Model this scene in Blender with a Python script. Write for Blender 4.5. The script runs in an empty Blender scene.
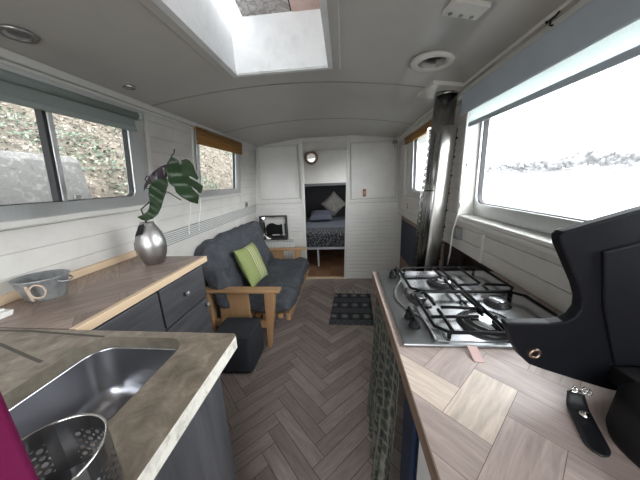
import bpy, bmesh, math, random
from mathutils import Vector, Matrix, noise
from mathutils.geometry import delaunay_2d_cdt
random.seed(7)
SC = bpy.context.scene
COL = SC.collection
PI = math.pi

# ------------------------------------------------------------------ materials
def nodes(name):
    m = bpy.data.materials.new(name); m.use_nodes = True
    nt = m.node_tree; b = nt.nodes['Principled BSDF']
    return m, nt, b
def N(nt, t, **kw):
    n = nt.nodes.new(t)
    for k, v in kw.items(): setattr(n, k, v)
    return n
def coords(nt, scale=(1, 1, 1), rot=(0, 0, 0), kind='Object'):
    tc = N(nt, 'ShaderNodeTexCoord'); mp = N(nt, 'ShaderNodeMapping')
    mp.inputs['Scale'].default_value = scale; mp.inputs['Rotation'].default_value = rot
    nt.links.new(tc.outputs[kind], mp.inputs['Vector']); return mp.outputs['Vector']
def ramp(nt, fac, stops):
    r = N(nt, 'ShaderNodeValToRGB'); el = r.color_ramp.elements
    el[0].position, el[0].color = stops[0][0], (*stops[0][1], 1)
    el[1].position, el[1].color = stops[-1][0], (*stops[-1][1], 1)
    for p, c in stops[1:-1]:
        e = el.new(p); e.color = (*c, 1)
    nt.links.new(fac, r.inputs['Fac']); return r.outputs['Color']
def tex(nt, vec, scale, detail=4, rough=.55, dist=0):
    n = N(nt, 'ShaderNodeTexNoise'); n.inputs['Scale'].default_value = scale
    n.inputs['Detail'].default_value = detail; n.inputs['Roughness'].default_value = rough
    n.inputs['Distortion'].default_value = dist
    nt.links.new(vec, n.inputs['Vector']); return n.outputs['Fac']
def bump(nt, b, h, strength=.2, dist=.01):
    n = N(nt, 'ShaderNodeBump'); n.inputs['Strength'].default_value = strength; n.inputs['Distance'].default_value = dist
    nt.links.new(h, n.inputs['Height']); nt.links.new(n.outputs['Normal'], b.inputs['Normal'])
def plain(name, c, rough=.5, metal=0, var=.08, scale=12, bmp=0, stretch=(1, 1, 1), spec=.5, dist=.004):
    m, nt, b = nodes(name)
    v = coords(nt, stretch); f = tex(nt, v, scale)
    lo = tuple(max(0, x * (1 - var)) for x in c); hi = tuple(min(1, x * (1 + var)) for x in c)
    nt.links.new(ramp(nt, f, [(.3, lo), (.7, hi)]), b.inputs['Base Color'])
    b.inputs['Roughness'].default_value = rough; b.inputs['Metallic'].default_value = metal
    b.inputs['Specular IOR Level'].default_value = spec
    if bmp: bump(nt, b, f, bmp, dist)
    return m
def wood(name, c1, c2, axis=0, scale=9, rough=.5, bmp=.15):
    m, nt, b = nodes(name)
    s = [7, 7, 7]; s[axis] = .6
    v = coords(nt, tuple(s)); f = tex(nt, v, scale * .35, 6, .6, .6)
    nt.links.new(ramp(nt, f, [(.3, c1), (.68, c2)]), b.inputs['Base Color'])
    b.inputs['Roughness'].default_value = rough
    bump(nt, b, f, bmp, .002)
    return m
def plankwood(name, stops, rough=.45, contrast=.35):
    """planks: a per-plank tone attribute chooses the colour, the UV runs along the grain"""
    m, nt, b = nodes(name)
    at = N(nt, 'ShaderNodeAttribute'); at.attribute_name = 'tone'
    base = ramp(nt, at.outputs['Fac'], stops)
    v = coords(nt, (3, 34, 1), kind='UV'); f = tex(nt, v, 2.2, 6, .62, 1.2)
    g = ramp(nt, f, [(.3, (1 - contrast,) * 3), (.66, (1.08,) * 3)])
    v2 = coords(nt, (1.5, 9, 1), kind='UV'); f2 = tex(nt, v2, 2.0, 4, .6, 2.0)
    g2 = ramp(nt, f2, [(.28, (1 - contrast * .8,) * 3), (.6, (1.05,) * 3)])
    mx = N(nt, 'ShaderNodeMix', data_type='RGBA', blend_type='MULTIPLY'); mx.inputs['Factor'].default_value = 1
    nt.links.new(base, mx.inputs[6]); nt.links.new(g, mx.inputs[7])
    mx2 = N(nt, 'ShaderNodeMix', data_type='RGBA', blend_type='MULTIPLY'); mx2.inputs['Factor'].default_value = 1
    nt.links.new(mx.outputs[2], mx2.inputs[6]); nt.links.new(g2, mx2.inputs[7])
    nt.links.new(mx2.outputs[2], b.inputs['Base Color'])
    b.inputs['Roughness'].default_value = rough
    bump(nt, b, f, .12, .001)
    return m
def glass(name, tint=(.97, .98, .98), gloss=.02):
    m = bpy.data.materials.new(name); m.use_nodes = True; nt = m.node_tree
    nt.nodes.remove(nt.nodes['Principled BSDF'])
    t = N(nt, 'ShaderNodeBsdfTransparent'); t.inputs['Color'].default_value = (*tint, 1)
    g = N(nt, 'ShaderNodeBsdfGlossy'); g.inputs['Roughness'].default_value = .02
    x = N(nt, 'ShaderNodeMixShader'); x.inputs['Fac'].default_value = gloss
    nt.links.new(t.outputs[0], x.inputs[1]); nt.links.new(g.outputs[0], x.inputs[2])
    nt.links.new(x.outputs[0], nt.nodes['Material Output'].inputs['Surface'])
    return m
def translucent(name, c, amount=.5, scale=300):
    m, nt, b = nodes(name)
    v = coords(nt); f = tex(nt, v, scale, 2)
    col = ramp(nt, f, [(.3, tuple(x * .9 for x in c)), (.7, c)])
    nt.links.new(col, b.inputs['Base Color']); b.inputs['Roughness'].default_value = .8
    t = N(nt, 'ShaderNodeBsdfTranslucent'); nt.links.new(col, t.inputs['Color'])
    x = N(nt, 'ShaderNodeMixShader'); x.inputs['Fac'].default_value = amount
    nt.links.new(b.outputs[0], x.inputs[1]); nt.links.new(t.outputs[0], x.inputs[2])
    nt.links.new(x.outputs[0], nt.nodes['Material Output'].inputs['Surface'])
    return m
def steel(name, c=(.62, .62, .63), rough=.25, stretch=(1, 1, 30), var=.12):
    m, nt, b = nodes(name)
    v = coords(nt, stretch); f = tex(nt, v, 18, 3)
    nt.links.new(ramp(nt, f, [(.3, tuple(x * (1 - var) for x in c)), (.7, c)]), b.inputs['Base Color'])
    b.inputs['Metallic'].default_value = 1
    rr = ramp(nt, f, [(.3, (rough * .8,) * 3), (.7, (rough * 1.25,) * 3)])
    nt.links.new(rr, b.inputs['Roughness'])
    return m
def mottled(name, stops, scale=6, rough=.6, bmp=.2, detail=8, dist=.01, ndist=.5, stretch=(1, 1, 1)):
    m, nt, b = nodes(name)
    v = coords(nt, stretch); f = tex(nt, v, scale, detail, .65, ndist)
    nt.links.new(ramp(nt, f, stops), b.inputs['Base Color']); b.inputs['Roughness'].default_value = rough
    if bmp: bump(nt, b, f, bmp, dist)
    return m

M = {}
M['wall'] = mottled('white_boarding', [(.25, (.54, .515, .475)), (.5, (.62, .60, .57)), (.75, (.67, .655, .625))], 5, .42, .06)
M['joint_and_shade'] = plain('joint_and_shade_line', (.30, .29, .27), .7)  # dark board joints, and painted shade lines on the bulkhead trim
M['bulkhead'] = mottled('white_bulkhead', [(.3, (.62, .61, .58)), (.7, (.70, .69, .66))], 4, .45, .04)
M['ceiling'] = mottled('ceiling_paint', [(.3, (.50, .485, .465)), (.7, (.55, .535, .51))], 3, .38, .05)
M['batten'] = plain('batten_paint', (.34, .33, .315), .6, 0, .04)
M['trim'] = mottled('white_trim', [(.3, (.60, .59, .56)), (.7, (.67, .66, .63))], 8, .35, .03)
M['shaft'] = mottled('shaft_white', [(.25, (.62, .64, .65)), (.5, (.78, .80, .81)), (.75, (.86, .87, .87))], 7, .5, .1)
M['alu'] = steel('aluminium', (.58, .59, .585), .42, (1, 20, 1))
M['alu_dark'] = plain('window_seal', (.025, .025, .028), .6)
M['steel'] = steel('stainless_steel', (.66, .66, .67), .22)
M['sinksteel'] = plain('sink_steel', (.42, .425, .45), .28, 1, .02, 3)
M['hobsteel'] = plain('hob_steel', (.52, .53, .56), .24, 1, .03, 3)
M['hobmatt'] = steel('hob_matt_steel', (.34, .35, .36), .36, (1, 8, 1))
M['fluesteel'] = steel('flue_steel', (.46, .46, .46), .22, (14, 14, 1), .4)
M['shield'] = steel('shield_steel', (.66, .65, .62), .36, (6, 6, 1), .2)
M['zinc'] = mottled('galvanised_zinc', [(.3, (.22, .235, .245)), (.5, (.32, .34, .35)), (.7, (.42, .43, .44))], 30, .5, .05)
M['zinc'].node_tree.nodes['Principled BSDF'].inputs['Metallic'].default_value = .7
M['silver'] = steel('brushed_silver', (.40, .39, .385), .38, (1, 1, 12))
M['floor'] = plankwood('floor_planks', [(0, (.27, .218, .200)), (.5, (.345, .282, .258)), (1, (.44, .365, .33))], .42, .24)
M['gap'] = plain('plank_gap', (.035, .03, .028), .8)
M['wt'] = plankwood('worktop_planks', [(0, (.43, .345, .315)), (.6, (.52, .425, .39)), (.8, (.56, .46, .42)), (1, (.72, .61, .52))], .38, .24)
M['dt'] = plankwood('dresser_top_planks', [(0, (.23, .165, .135)), (.5, (.32, .235, .195)), (1, (.40, .305, .25))], .35, .42)
M['wt_joint'] = plain('worktop_joint', (.17, .12, .095), .7)
M['wt_edge'] = wood('worktop_edge', (.16, .105, .075), (.23, .155, .11), 1)
M['pale'] = wood('pale_pine', (.60, .44, .29), (.72, .56, .39), 1, 6, .5, .05)
M['char'] = wood('charcoal_wood', (.040, .0405, .045), (.088, .088, .096), 1, 10, .45, .3)
M['char_v'] = wood('charcoal_wood_upright', (.040, .0405, .045), (.088, .088, .096), 2, 10, .45, .3)
M['concrete'] = mottled('concrete_top', [(.28, (.098, .080, .060)), (.42, (.182, .149, .113)), (.56, (.25, .207, .160)), (.72, (.385, .33, .265))], 22, .4, .12, 10)
M['conc_edge'] = mottled('concrete_edge', [(.3, (.40, .38, .33)), (.5, (.66, .64, .58)), (.7, (.74, .72, .66))], 40, .7, .3)
M['conc_inner_shade'] = mottled('shaded_raw_concrete', [(.3, (.085, .074, .056)), (.7, (.15, .132, .10))], 30, .8, .3)  # rough inner wall of the opening; part of its darker tone is painted shade
M['drainer'] = plain('drainer_steel', (.36, .36, .37), .30, 1, .04, 8)
M['groove'] = plain('concrete_groove', (.085, .076, .062), .7)
M['oak'] = wood('sofa_wood', (.36, .20, .095), (.48, .29, .15), 0, 7, .4, .05)
M['oak_v'] = wood('sofa_wood_upright', (.36, .20, .095), (.48, .29, .15), 2, 7, .4, .05)
M['oak_y'] = wood('sofa_wood_long', (.36, .20, .095), (.48, .29, .15), 1, 7, .4, .05)
M['futon'] = mottled('slate_denim', [(.3, (.045, .050, .060)), (.7, (.10, .108, .125))], 9, .9, .9, 9, .03, 1.5)
M['pouf'] = plain('charcoal_cloth', (.026, .029, .036), .85, 0, .2, 300, .3)
M['seam'] = plain('dark_seam', (.016, .018, .022), .9)
M['leaf'] = mottled('leaf_green', [(.3, (.010, .027, .010)), (.7, (.022, .055, .018))], 14, .42, .1)
M['leaf_dark'] = mottled('leaf_purple', [(.3, (.012, .007, .013)), (.7, (.03, .014, .028))], 14, .3, .1)
M['stem'] = plain('leaf_stem', (.03, .05, .015), .5)
M['black'] = plain('black_satin', (.005, .0055, .008), .55, 0, .2, 30, spec=.16)
M['blackmatt'] = plain('black_matt', (.007, .007, .008), .6, 0, .2, 30, spec=.2)
M['castiron'] = plain('cast_iron', (.004, .004, .005), .5, 0, .2, 60, spec=.15)
M['leather'] = plain('black_leather', (.014, .015, .018), .45, 0, .3, 90, .2)
M['chrome'] = steel('chrome', (.75, .74, .72), .12)
M['bronze'] = steel('bolt_bronze', (.33, .24, .19), .35)
M['navy'] = plain('navy_panel', (.009, .017, .042), .5, spec=.25)
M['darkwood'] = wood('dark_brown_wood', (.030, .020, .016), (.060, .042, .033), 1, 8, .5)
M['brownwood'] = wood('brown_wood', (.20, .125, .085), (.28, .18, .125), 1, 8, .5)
M['magenta'] = plain('magenta', (.105, .008, .042), .85, 0, .08, 40, spec=.08)
M['sage'] = plain('sage_blind', (.25, .29, .275), .75, 0, .05, 200)
M['sagelight'] = plain('sage_blind_rail', (.30, .34, .325), .5, 0, .05, 100)
M['bamboo'] = wood('bamboo_slats', (.33, .205, .09), (.50, .33, .16), 1, 14, .7, .4)
_nt = M['bamboo'].node_tree; _b = _nt.nodes['Principled BSDF']; _t = N(_nt, 'ShaderNodeBsdfTranslucent'); _t.inputs['Color'].default_value = (.72, .50, .24, 1)
_x = N(_nt, 'ShaderNodeMixShader'); _x.inputs['Fac'].default_value = .6
_nt.links.new(_b.outputs[0], _x.inputs[1]); _nt.links.new(_t.outputs[0], _x.inputs[2]); _nt.links.new(_x.outputs[0], _nt.nodes['Material Output'].inputs['Surface'])
M['paleblind'] = translucent('white_blind', (.80, .85, .83), .75)
M['bluegrey'] = plain('blind_cassette', (.40, .45, .50), .4, 0, .04)
M['plastic'] = plain('white_plastic', (.72, .72, .70), .35, 0, .03)
M['radshade'] = plain('radiator_rib_shade', (.40, .40, .39), .4, 0, .04)  # greyer than the ribs: shade between them painted into the panel
M['greyplastic'] = plain('grey_plastic', (.22, .23, .24), .4, 0, .05)
M['cord'] = plain('white_cord', (.85, .85, .84), .6, 0, .05)
M['copper'] = plain('copper_plate', (.22, .075, .032), .45, .3, .2, 60)
M['twine'] = mottled('twine_card', [(.3, (.30, .23, .17)), (.7, (.50, .40, .31))], 60, .8, .3)
M['fringe'] = plain('cream_fringe', (.50, .45, .40), .9, 0, .2, 60)
M['pink'] = plain('pink_card', (.62, .44, .41), .7, 0, .08, 30)
M['cerm'] = plain('hob_burner_cap', (.025, .025, .027), .35)
M['glass'] = glass('window_glass')
M['water'] = None
M['mattress'] = plain('mattress_grey', (.12, .13, .16), .9, 0, .2, 40, .2)
M['pillow'] = plain('blue_grey_pillow', (.075, .08, .105), .9, 0, .15, 60, .2)
M['patch'] = mottled('patterned_cover', [(.40, (.22, .21, .19)), (.5, (.12, .115, .105)), (.6, (.27, .26, .235))], 30, .9, .1)
M['bedwood'] = plain('bed_frame_paint', (.40, .43, .48), .5)
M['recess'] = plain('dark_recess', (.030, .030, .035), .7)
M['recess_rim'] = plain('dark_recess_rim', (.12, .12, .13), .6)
M['parquet'] = None

# speckled blanket, rug, curtain, cushion: patterns made of procedural texture
def speckle():
    m, nt, b = nodes('speckled_blanket'); v = coords(nt, (1, 1, 1))
    w = N(nt, 'ShaderNodeTexVoronoi'); w.inputs['Scale'].default_value = 52; nt.links.new(v, w.inputs['Vector'])
    c = ramp(nt, w.outputs['Distance'], [(.28, (.22, .23, .25)), (.42, (.02, .021, .026)), (1, (.015, .016, .02))])
    nt.links.new(c, b.inputs['Base Color']); b.inputs['Roughness'].default_value = .95
    return m
M['blanket'] = speckle()
def parquet():
    m, nt, b = nodes('bedroom_parquet'); v = coords(nt)
    ck = N(nt, 'ShaderNodeTexChecker'); ck.inputs['Scale'].default_value = 4.5
    ck.inputs['Color1'].default_value = (.32, .17, .095, 1); ck.inputs['Color2'].default_value = (.23, .12, .068, 1)
    nt.links.new(v, ck.inputs['Vector'])
    f = tex(nt, v, 30, 5); g = ramp(nt, f, [(.3, (.75,) * 3), (.7, (1.1,) * 3)])
    mx = N(nt, 'ShaderNodeMix', data_type='RGBA', blend_type='MULTIPLY'); mx.inputs['Factor'].default_value = 1
    nt.links.new(ck.outputs['Color'], mx.inputs[6]); nt.links.new(g, mx.inputs[7])
    nt.links.new(mx.outputs[2], b.inputs['Base Color']); b.inputs['Roughness'].default_value = .3
    return m
M['parquet'] = parquet()
def rugmat():
    m, nt, b = nodes('woven_rug'); tc = N(nt, 'ShaderNodeTexCoord'); sp = N(nt, 'ShaderNodeSeparateXYZ')
    nt.links.new(tc.outputs['Object'], sp.inputs[0])
    def mth(op, a, bb=None, c=None):
        n = N(nt, 'ShaderNodeMath', operation=op)
        for i, q in enumerate((a, bb, c)):
            if q is None: continue
            if isinstance(q, (int, float)): n.inputs[i].default_value = q
            else: nt.links.new(q, n.inputs[i])
        return n.outputs[0]
    y = sp.outputs['Y']; x = sp.outputs['X']
    # dark bands with pale lozenges between grey mottled bands
    band = mth('GREATER_THAN', mth('SINE', mth('MULTIPLY', y, 2 * PI / .23)), -.1)
    loz = mth('MULTIPLY', mth('ABSOLUTE', mth('SINE', mth('MULTIPLY', x, PI / .115))), mth('ABSOLUTE', mth('SINE', mth('MULTIPLY', y, 2 * PI / .23))))
    fine = tex(nt, coords(nt, (6, 22, 1)), 7, 5, .75)
    k = mth('ADD', mth('MULTIPLY', mth('MULTIPLY', loz, band), .26), mth('MULTIPLY', fine, 1.0))
    k = mth('SUBTRACT', k, .09)
    k = mth('ADD', k, mth('MULTIPLY', mth('SUBTRACT', 1, band), .13))
    c = ramp(nt, k, [(.40, (.016, .017, .021)), (.54, (.055, .058, .066)), (.64, (.17, .17, .18)), (.74, (.42, .41, .40))])
    nt.links.new(c, b.inputs['Base Color']); b.inputs['Roughness'].default_value = .95
    bump(nt, b, fine, .5, .004)
    return m
M['rug'] = rugmat()
def curtainmat():
    m, nt, b = nodes('leaf_print_cotton'); v = coords(nt, (.2, 1.5, .85))
    vo = N(nt, 'ShaderNodeTexVoronoi'); vo.inputs['Scale'].default_value = 24; vo.feature = 'DISTANCE_TO_EDGE'
    vo.inputs['Randomness'].default_value = .45; nt.links.new(v, vo.inputs['Vector'])
    c = ramp(nt, vo.outputs['Distance'], [(.02, (.15, .15, .125)), (.08, (.10, .10, .082)), (.18, (.038, .043, .036)), (.40, (.02, .024, .02))])
    nt.links.new(c, b.inputs['Base Color']); b.inputs['Roughness'].default_value = .9
    return m
M['curtain'] = curtainmat()
def stripes():
    m, nt, b = nodes('green_striped_cotton'); tc = N(nt, 'ShaderNodeTexCoord'); sp = N(nt, 'ShaderNodeSeparateXYZ')
    nt.links.new(tc.outputs['UV'], sp.inputs[0])
    g = (.31, .36, .14); d = (.17, .22, .065); l = (.53, .54, .30)
    c = N(nt, 'ShaderNodeValToRGB'); c.color_ramp.interpolation = 'CONSTANT'
    el = c.color_ramp.elements; el[0].position = 0; el[0].color = (*g, 1); el[1].position = .97; el[1].color = (*g, 1)
    for p, q in [(.30, g), (.36, d), (.39, l), (.45, d), (.47, l), (.53, g), (.57, l), (.63, d), (.655, l), (.70, g)]:
        e = el.new(p); e.color = (*q, 1)
    nt.links.new(sp.outputs['X'], c.inputs['Fac'])
    nt.links.new(c.outputs['Color'], b.inputs['Base Color']); b.inputs['Roughness'].default_value = .9
    return m
M['cushion'] = stripes()

# ------------------------------------------------------------------ mesh builder
class MB:
    def __init__(s): s.v = []; s.f = []; s.mi = []; s.sm = []; s.uv = {}; s.tone = {}
    def add(s, vs, fs, mi=0, smooth=False):
        o = len(s.v); s.v += [Vector(p) for p in vs]
        for f in fs: s.f.append(tuple(o + i for i in f)); s.mi.append(mi); s.sm.append(smooth)
        return s
    def box(s, a, b, mi=0):
        x0, y0, z0 = a; x1, y1, z1 = b
        x0, x1 = min(x0, x1), max(x0, x1); y0, y1 = min(y0, y1), max(y0, y1); z0, z1 = min(z0, z1), max(z0, z1)
        vs = [(x0, y0, z0), (x1, y0, z0), (x1, y1, z0), (x0, y1, z0), (x0, y0, z1), (x1, y0, z1), (x1, y1, z1), (x0, y1, z1)]
        return s.add(vs, [(0, 3, 2, 1), (4, 5, 6, 7), (0, 1, 5, 4), (1, 2, 6, 5), (2, 3, 7, 6), (3, 0, 4, 7)], mi)
    def hexa(s, p, mi=0):      # 8 corners: bottom ring then top ring
        return s.add(p, [(0, 3, 2, 1), (4, 5, 6, 7), (0, 1, 5, 4), (1, 2, 6, 5), (2, 3, 7, 6), (3, 0, 4, 7)], mi)
    def prism(s, poly, axis, a, b, mi=0, smooth=False):   # poly in the two other axes, in order
        def mk(p, t):
            return {0: (t, p[0], p[1]), 1: (p[0], t, p[1]), 2: (p[0], p[1], t)}[axis]
        n = len(poly); vs = [mk(p, a) for p in poly] + [mk(p, b) for p in poly]
        s.add(vs, [tuple(range(n - 1, -1, -1)), tuple(range(n, 2 * n))], mi)
        o = len(s.v) - 2 * n
        for i in range(n):
            j = (i + 1) % n
            s.f.append((o + i, o + j, o + n + j, o + n + i)); s.mi.append(mi); s.sm.append(smooth)
        return s
    def tube(s, pts, r, n=8, mi=0, cap=True, closed=False):
        pts = [Vector(p) for p in pts]; m = len(pts); rs = r if isinstance(r, (list, tuple)) else [r] * m
        ring = []; up = None
        for i, p in enumerate(pts):
            a = pts[i - 1] if (i > 0 or closed) else p; b = pts[(i + 1) % m] if (i < m - 1 or closed) else p
            t = (b - a).normalized()
            if up is None:
                up = Vector((0, 0, 1)) if abs(t.z) < .9 else Vector((1, 0, 0))
            u = (up - t * up.dot(t))
            if u.length < 1e-6: u = t.orthogonal()
            u.normalize(); w = t.cross(u); up = u
            ring.append([p + (u * math.cos(2 * PI * k / n) + w * math.sin(2 * PI * k / n)) * rs[i] for k in range(n)])
        o = len(s.v); s.v += [q for rg in ring for q in rg]
        for i in range(m if closed else m - 1):
            j = (i + 1) % m
            for k in range(n):
                l = (k + 1) % n
                s.f.append((o + i * n + k, o + i * n + l, o + j * n + l, o + j * n + k)); s.mi.append(mi); s.sm.append(True)
        if cap and not closed:
            s.f.append(tuple(o + k for k in range(n - 1, -1, -1))); s.mi.append(mi); s.sm.append(False)
            s.f.append(tuple(o + (m - 1) * n + k for k in range(n))); s.mi.append(mi); s.sm.append(False)
        return s
    def lathe(s, prof, c=(0, 0, 0), n=32, mi=0, sx=1, sy=1, axis=Vector((0, 0, 1)), smooth=True, closed=False):
        q = Vector((0, 0, 1)).rotation_difference(Vector(axis)).to_matrix(); c = Vector(c); o = len(s.v); m = len(prof)
        for r, z in prof:
            for k in range(n):
                a = 2 * PI * k / n; s.v.append(c + q @ Vector((r * math.cos(a) * sx, r * math.sin(a) * sy, z)))
        for i in range(m if closed else m - 1):
            j = (i + 1) % m
            for k in range(n):
                l = (k + 1) % n
                s.f.append((o + i * n + k, o + i * n + l, o + j * n + l, o + j * n + k)); s.mi.append(mi); s.sm.append(smooth)
        if not closed:
            if prof[0][0] > 1e-5: s.f.append(tuple(o + k for k in range(n - 1, -1, -1))); s.mi.append(mi); s.sm.append(False)
            if prof[-1][0] > 1e-5: s.f.append(tuple(o + (m - 1) * n + k for k in range(n))); s.mi.append(mi); s.sm.append(False)
        return s
    def ring(s, c, r_out, r_in, h, axis=(0, 0, 1), n=40, mi=0):
        b = min((r_out - r_in) * .35, h * .45)
        return s.lathe([(r_in, 0), (r_out, 0), (r_out, h - b), (r_out - b, h), (r_in + b, h), (r_in, h - b)], c, n, mi, axis=axis, closed=True)
    def grid(s, fn, nu, nv, mi=0, smooth=True, uv=False):
        o = len(s.v)
        for i in range(nu + 1):
            for j in range(nv + 1): s.v.append(Vector(fn(i / nu, j / nv)))
        for i in range(nu):
            for j in range(nv):
                a = o + i * (nv + 1) + j
                if uv: s.uv[len(s.f)] = [(i / nu, j / nv), ((i + 1) / nu, j / nv), ((i + 1) / nu, (j + 1) / nv), (i / nu, (j + 1) / nv)]
                s.f.append((a, a + nv + 1, a + nv + 2, a + 1)); s.mi.append(mi); s.sm.append(smooth)
        return s
    def build(s, name, mats, parent=None, bevel=0, thick=0, sub=0, offset=-1):
        if not isinstance(mats, (list, tuple)): mats = [mats]
        off = Vector((0, 0, 0)); p = parent
        while p is not None: off = off + p.location; p = p.parent
        own = off
        if parent is None: own = s.origin if hasattr(s, 'origin') else Vector((0, 0, 0))
        me = bpy.data.meshes.new(name); me.from_pydata([v - own for v in s.v], [], s.f)
        for m in mats: me.materials.append(m)
        for i, pl in enumerate(me.polygons): pl.material_index = s.mi[i]; pl.use_smooth = s.sm[i]
        if s.uv:
            ul = me.uv_layers.new(name='UVMap')
            for fi, q in s.uv.items():
                for k, li in enumerate(me.polygons[fi].loop_indices): ul.data[li].uv = q[k]
        if s.tone:
            at = me.attributes.new('tone', 'FLOAT', 'FACE')
            for i in range(len(me.polygons)): at.data[i].value = s.tone.get(i, 0)
        me.update(); me.validate()
        o = bpy.data.objects.new(name, me); COL.objects.link(o)
        if parent is None: o.location = own
        else: o.parent = parent
        if bevel:
            b = o.modifiers.new('bevel', 'BEVEL'); b.width = bevel; b.segments = 2; b.limit_method = 'ANGLE'; b.angle_limit = math.radians(40)
        if thick:
            t = o.modifiers.new('thickness', 'SOLIDIFY'); t.thickness = thick; t.offset = offset
        if sub:
            q = o.modifiers.new('smooth', 'SUBSURF'); q.levels = sub; q.render_levels = sub
        return o
def orient(o):
    bm = bmesh.new(); bm.from_mesh(o.data); bmesh.ops.recalc_face_normals(bm, faces=bm.faces[:]); bm.to_mesh(o.data); bm.free(); return o
def tag(o, label, cat, group=None, kind=None):
    o['label'] = label; o['category'] = cat
    if group: o['group'] = group
    if kind: o['kind'] = kind
    return o
def thing(name, label, cat, loc=(0, 0, 0), group=None):
    o = bpy.data.objects.new(name, None); o.empty_display_size = .05; COL.objects.link(o); o.location = loc
    return tag(o, label, cat, group)
def struct(o, label, cat): return tag(o, label, cat, None, 'structure')

# ------------------------------------------------------------------ cabin shape (metres; camera looks along +y)
YB = 3.245
def xl(z): return -1.117 + (z - 1.906) * .112       # left cabin side leans in
def xr(z): return .695 - (z - 1.842) * .02          # right cabin side
def zc(x): return 1.93 - .107 * (x + .21) ** 2      # cambered roof
Y0 = -1.5

def herring(mb, x0, x1, y0, y1, z, L, w, xo, yo, gap=.0012, tone=None, maxr=1.0, thickness=.004):
    n = L / w; s2 = math.sqrt(.5)
    def clip(poly):
        for ax, lim, sg in ((0, x0, 1), (0, x1, -1), (1, y0, 1), (1, y1, -1)):
            out = []
            for i in range(len(poly)):
                a, b = poly[i - 1], poly[i]; da = (a[ax] - lim) * sg; db = (b[ax] - lim) * sg
                if (da >= 0) != (db >= 0):
                    t = da / (da - db); out.append(tuple(a[k] + (b[k] - a[k]) * t for k in range(4)))
                if db >= 0: out.append(b)
            poly = out
            if len(poly) < 3: return None
        return poly
    R = int(max(abs(x0 - xo), abs(x1 - xo), abs(y0 - yo), abs(y1 - yo)) / w * 1.5) + 8
    for m in range(-4, 5):
        for i in range(-R, R):
            for kind in (0, 1):
                if kind == 0: u0, v0, u1, v1 = i + 2 * n * m, i, i + 2 * n * m + n, i + 1
                else: u0, v0, u1, v1 = i + 2 * n * m, i + 1, i + 2 * n * m + 1, i + 1 + n
                g = gap / w
                cs = [(u0 + g, v0 + g), (u1 - g, v0 + g), (u1 - g, v1 - g), (u0 + g, v1 - g)]
                r1, r2 = random.random(), random.random()
                pl = []
                for (u, v) in cs:
                    X = (u - v) * s2 * w + xo; Y = (u + v) * s2 * w + yo
                    a, b = ((u - u0), (v - v0)) if kind == 0 else ((v - v0), (u - u0))
                    pl.append((X, Y, a * w + r1 * 17, b * w + r2 * 13))
                cx = sum(p[0] for p in pl) / 4; cy = sum(p[1] for p in pl) / 4
                if cx < x0 - L or cx > x1 + L or cy < y0 - L or cy > y1 + L: continue
                t = random.betavariate(2, 2) if tone is None else tone(cx, cy, kind)
                pl = clip(pl)
                if not pl: continue
                fi = len(mb.f); nn = len(pl)
                mb.add([(p[0], p[1], z) for p in pl], [tuple(range(nn))])
                mb.uv[fi] = [(p[2], p[3]) for p in pl]; mb.tone[fi] = t
    return mb

# floor
mb = herring(MB(), -1.32, .95, Y0, YB, 0, .39, .078, -.12, 1.036)
mb.add([(-1.4, Y0, -.004), (1.0, Y0, -.004), (1.0, YB + .03, -.004), (-1.4, YB + .03, -.004)], [(0, 1, 2, 3)], 1)
struct(mb.build('floor', [M['floor'], M['gap']]), 'grey brown herringbone plank floor of the saloon', 'floor')
mb = MB().box((-1.35, YB + .001, -.03), (1.0, 5.95, .002))
struct(mb.build('floor_bedroom', M['parquet']), 'brown parquet floor through the bedroom doorway', 'floor')

# ceiling with the skylight hole
HX0, HX1, HY0, HY1 = -.515, -.06, .35, 1.30
xs = sorted(set([-1.30 + i * .1 for i in range(24)] + [HX0, HX1, .362, .468])); ys = [Y0, HY0, 1.247, HY1, 1.353, 2.2, YB, 5.95]
mb = MB()
for i in range(len(xs) - 1):
    for j in range(len(ys) - 1):
        a, b, c, d = xs[i], xs[i + 1], ys[j], ys[j + 1]
        if a >= HX0 - 1e-6 and b <= HX1 + 1e-6 and c >= HY0 - 1e-6 and d <= HY1 + 1e-6: continue
        if a >= .362 - 1e-6 and b <= .468 + 1e-6 and c >= 1.247 - 1e-6 and d <= 1.353 + 1e-6: continue
        mb.add([(a, c, zc(a)), (a, d, zc(a)), (b, d, zc(b)), (b, c, zc(b))], [(0, 1, 2, 3)], 0, True)
o = mb.build('ceiling', M['ceiling']); 
bm = bmesh.new(); bm.from_mesh(o.data); bmesh.ops.remove_doubles(bm, verts=bm.verts[:], dist=1e-5); bm.to_mesh(o.data); bm.free()
o.modifiers.new('t', 'SOLIDIFY').thickness = .03; o.modifiers['t'].offset = -1
struct(o, 'grey white cambered plank ceiling', 'ceiling')
# ceiling battens over the joints
def batten(y, wd, name, slope=0):
    mb = MB(); n = 24; X0, X1 = -1.13, .70
    for i in range(n):
        a = X0 + (X1 - X0) * i / n; b = X0 + (X1 - X0) * (i + 1) / n
        ya = y + slope * (a + .2); yb = y + slope * (b + .2)
        mb.hexa([(a, ya, zc(a) - .0025), (b, yb, zc(b) - .0025), (b, yb + wd, zc(b) - .0025), (a, ya + wd, zc(a) - .0025),
                 (a, ya, zc(a) + .004), (b, yb, zc(b) + .004), (b, yb + wd, zc(b) + .004), (a, ya + wd, zc(a) + .004)])
    return struct(mb.build(name, M['batten']), 'thin painted batten across the ceiling %s' % ('just beyond the skylight' if y < 2 else 'near the bedroom bulkhead'), 'batten')
batten(1.53, .012, 'trim_1', .1); batten(2.37, .012, 'trim_2', .1)

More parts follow.
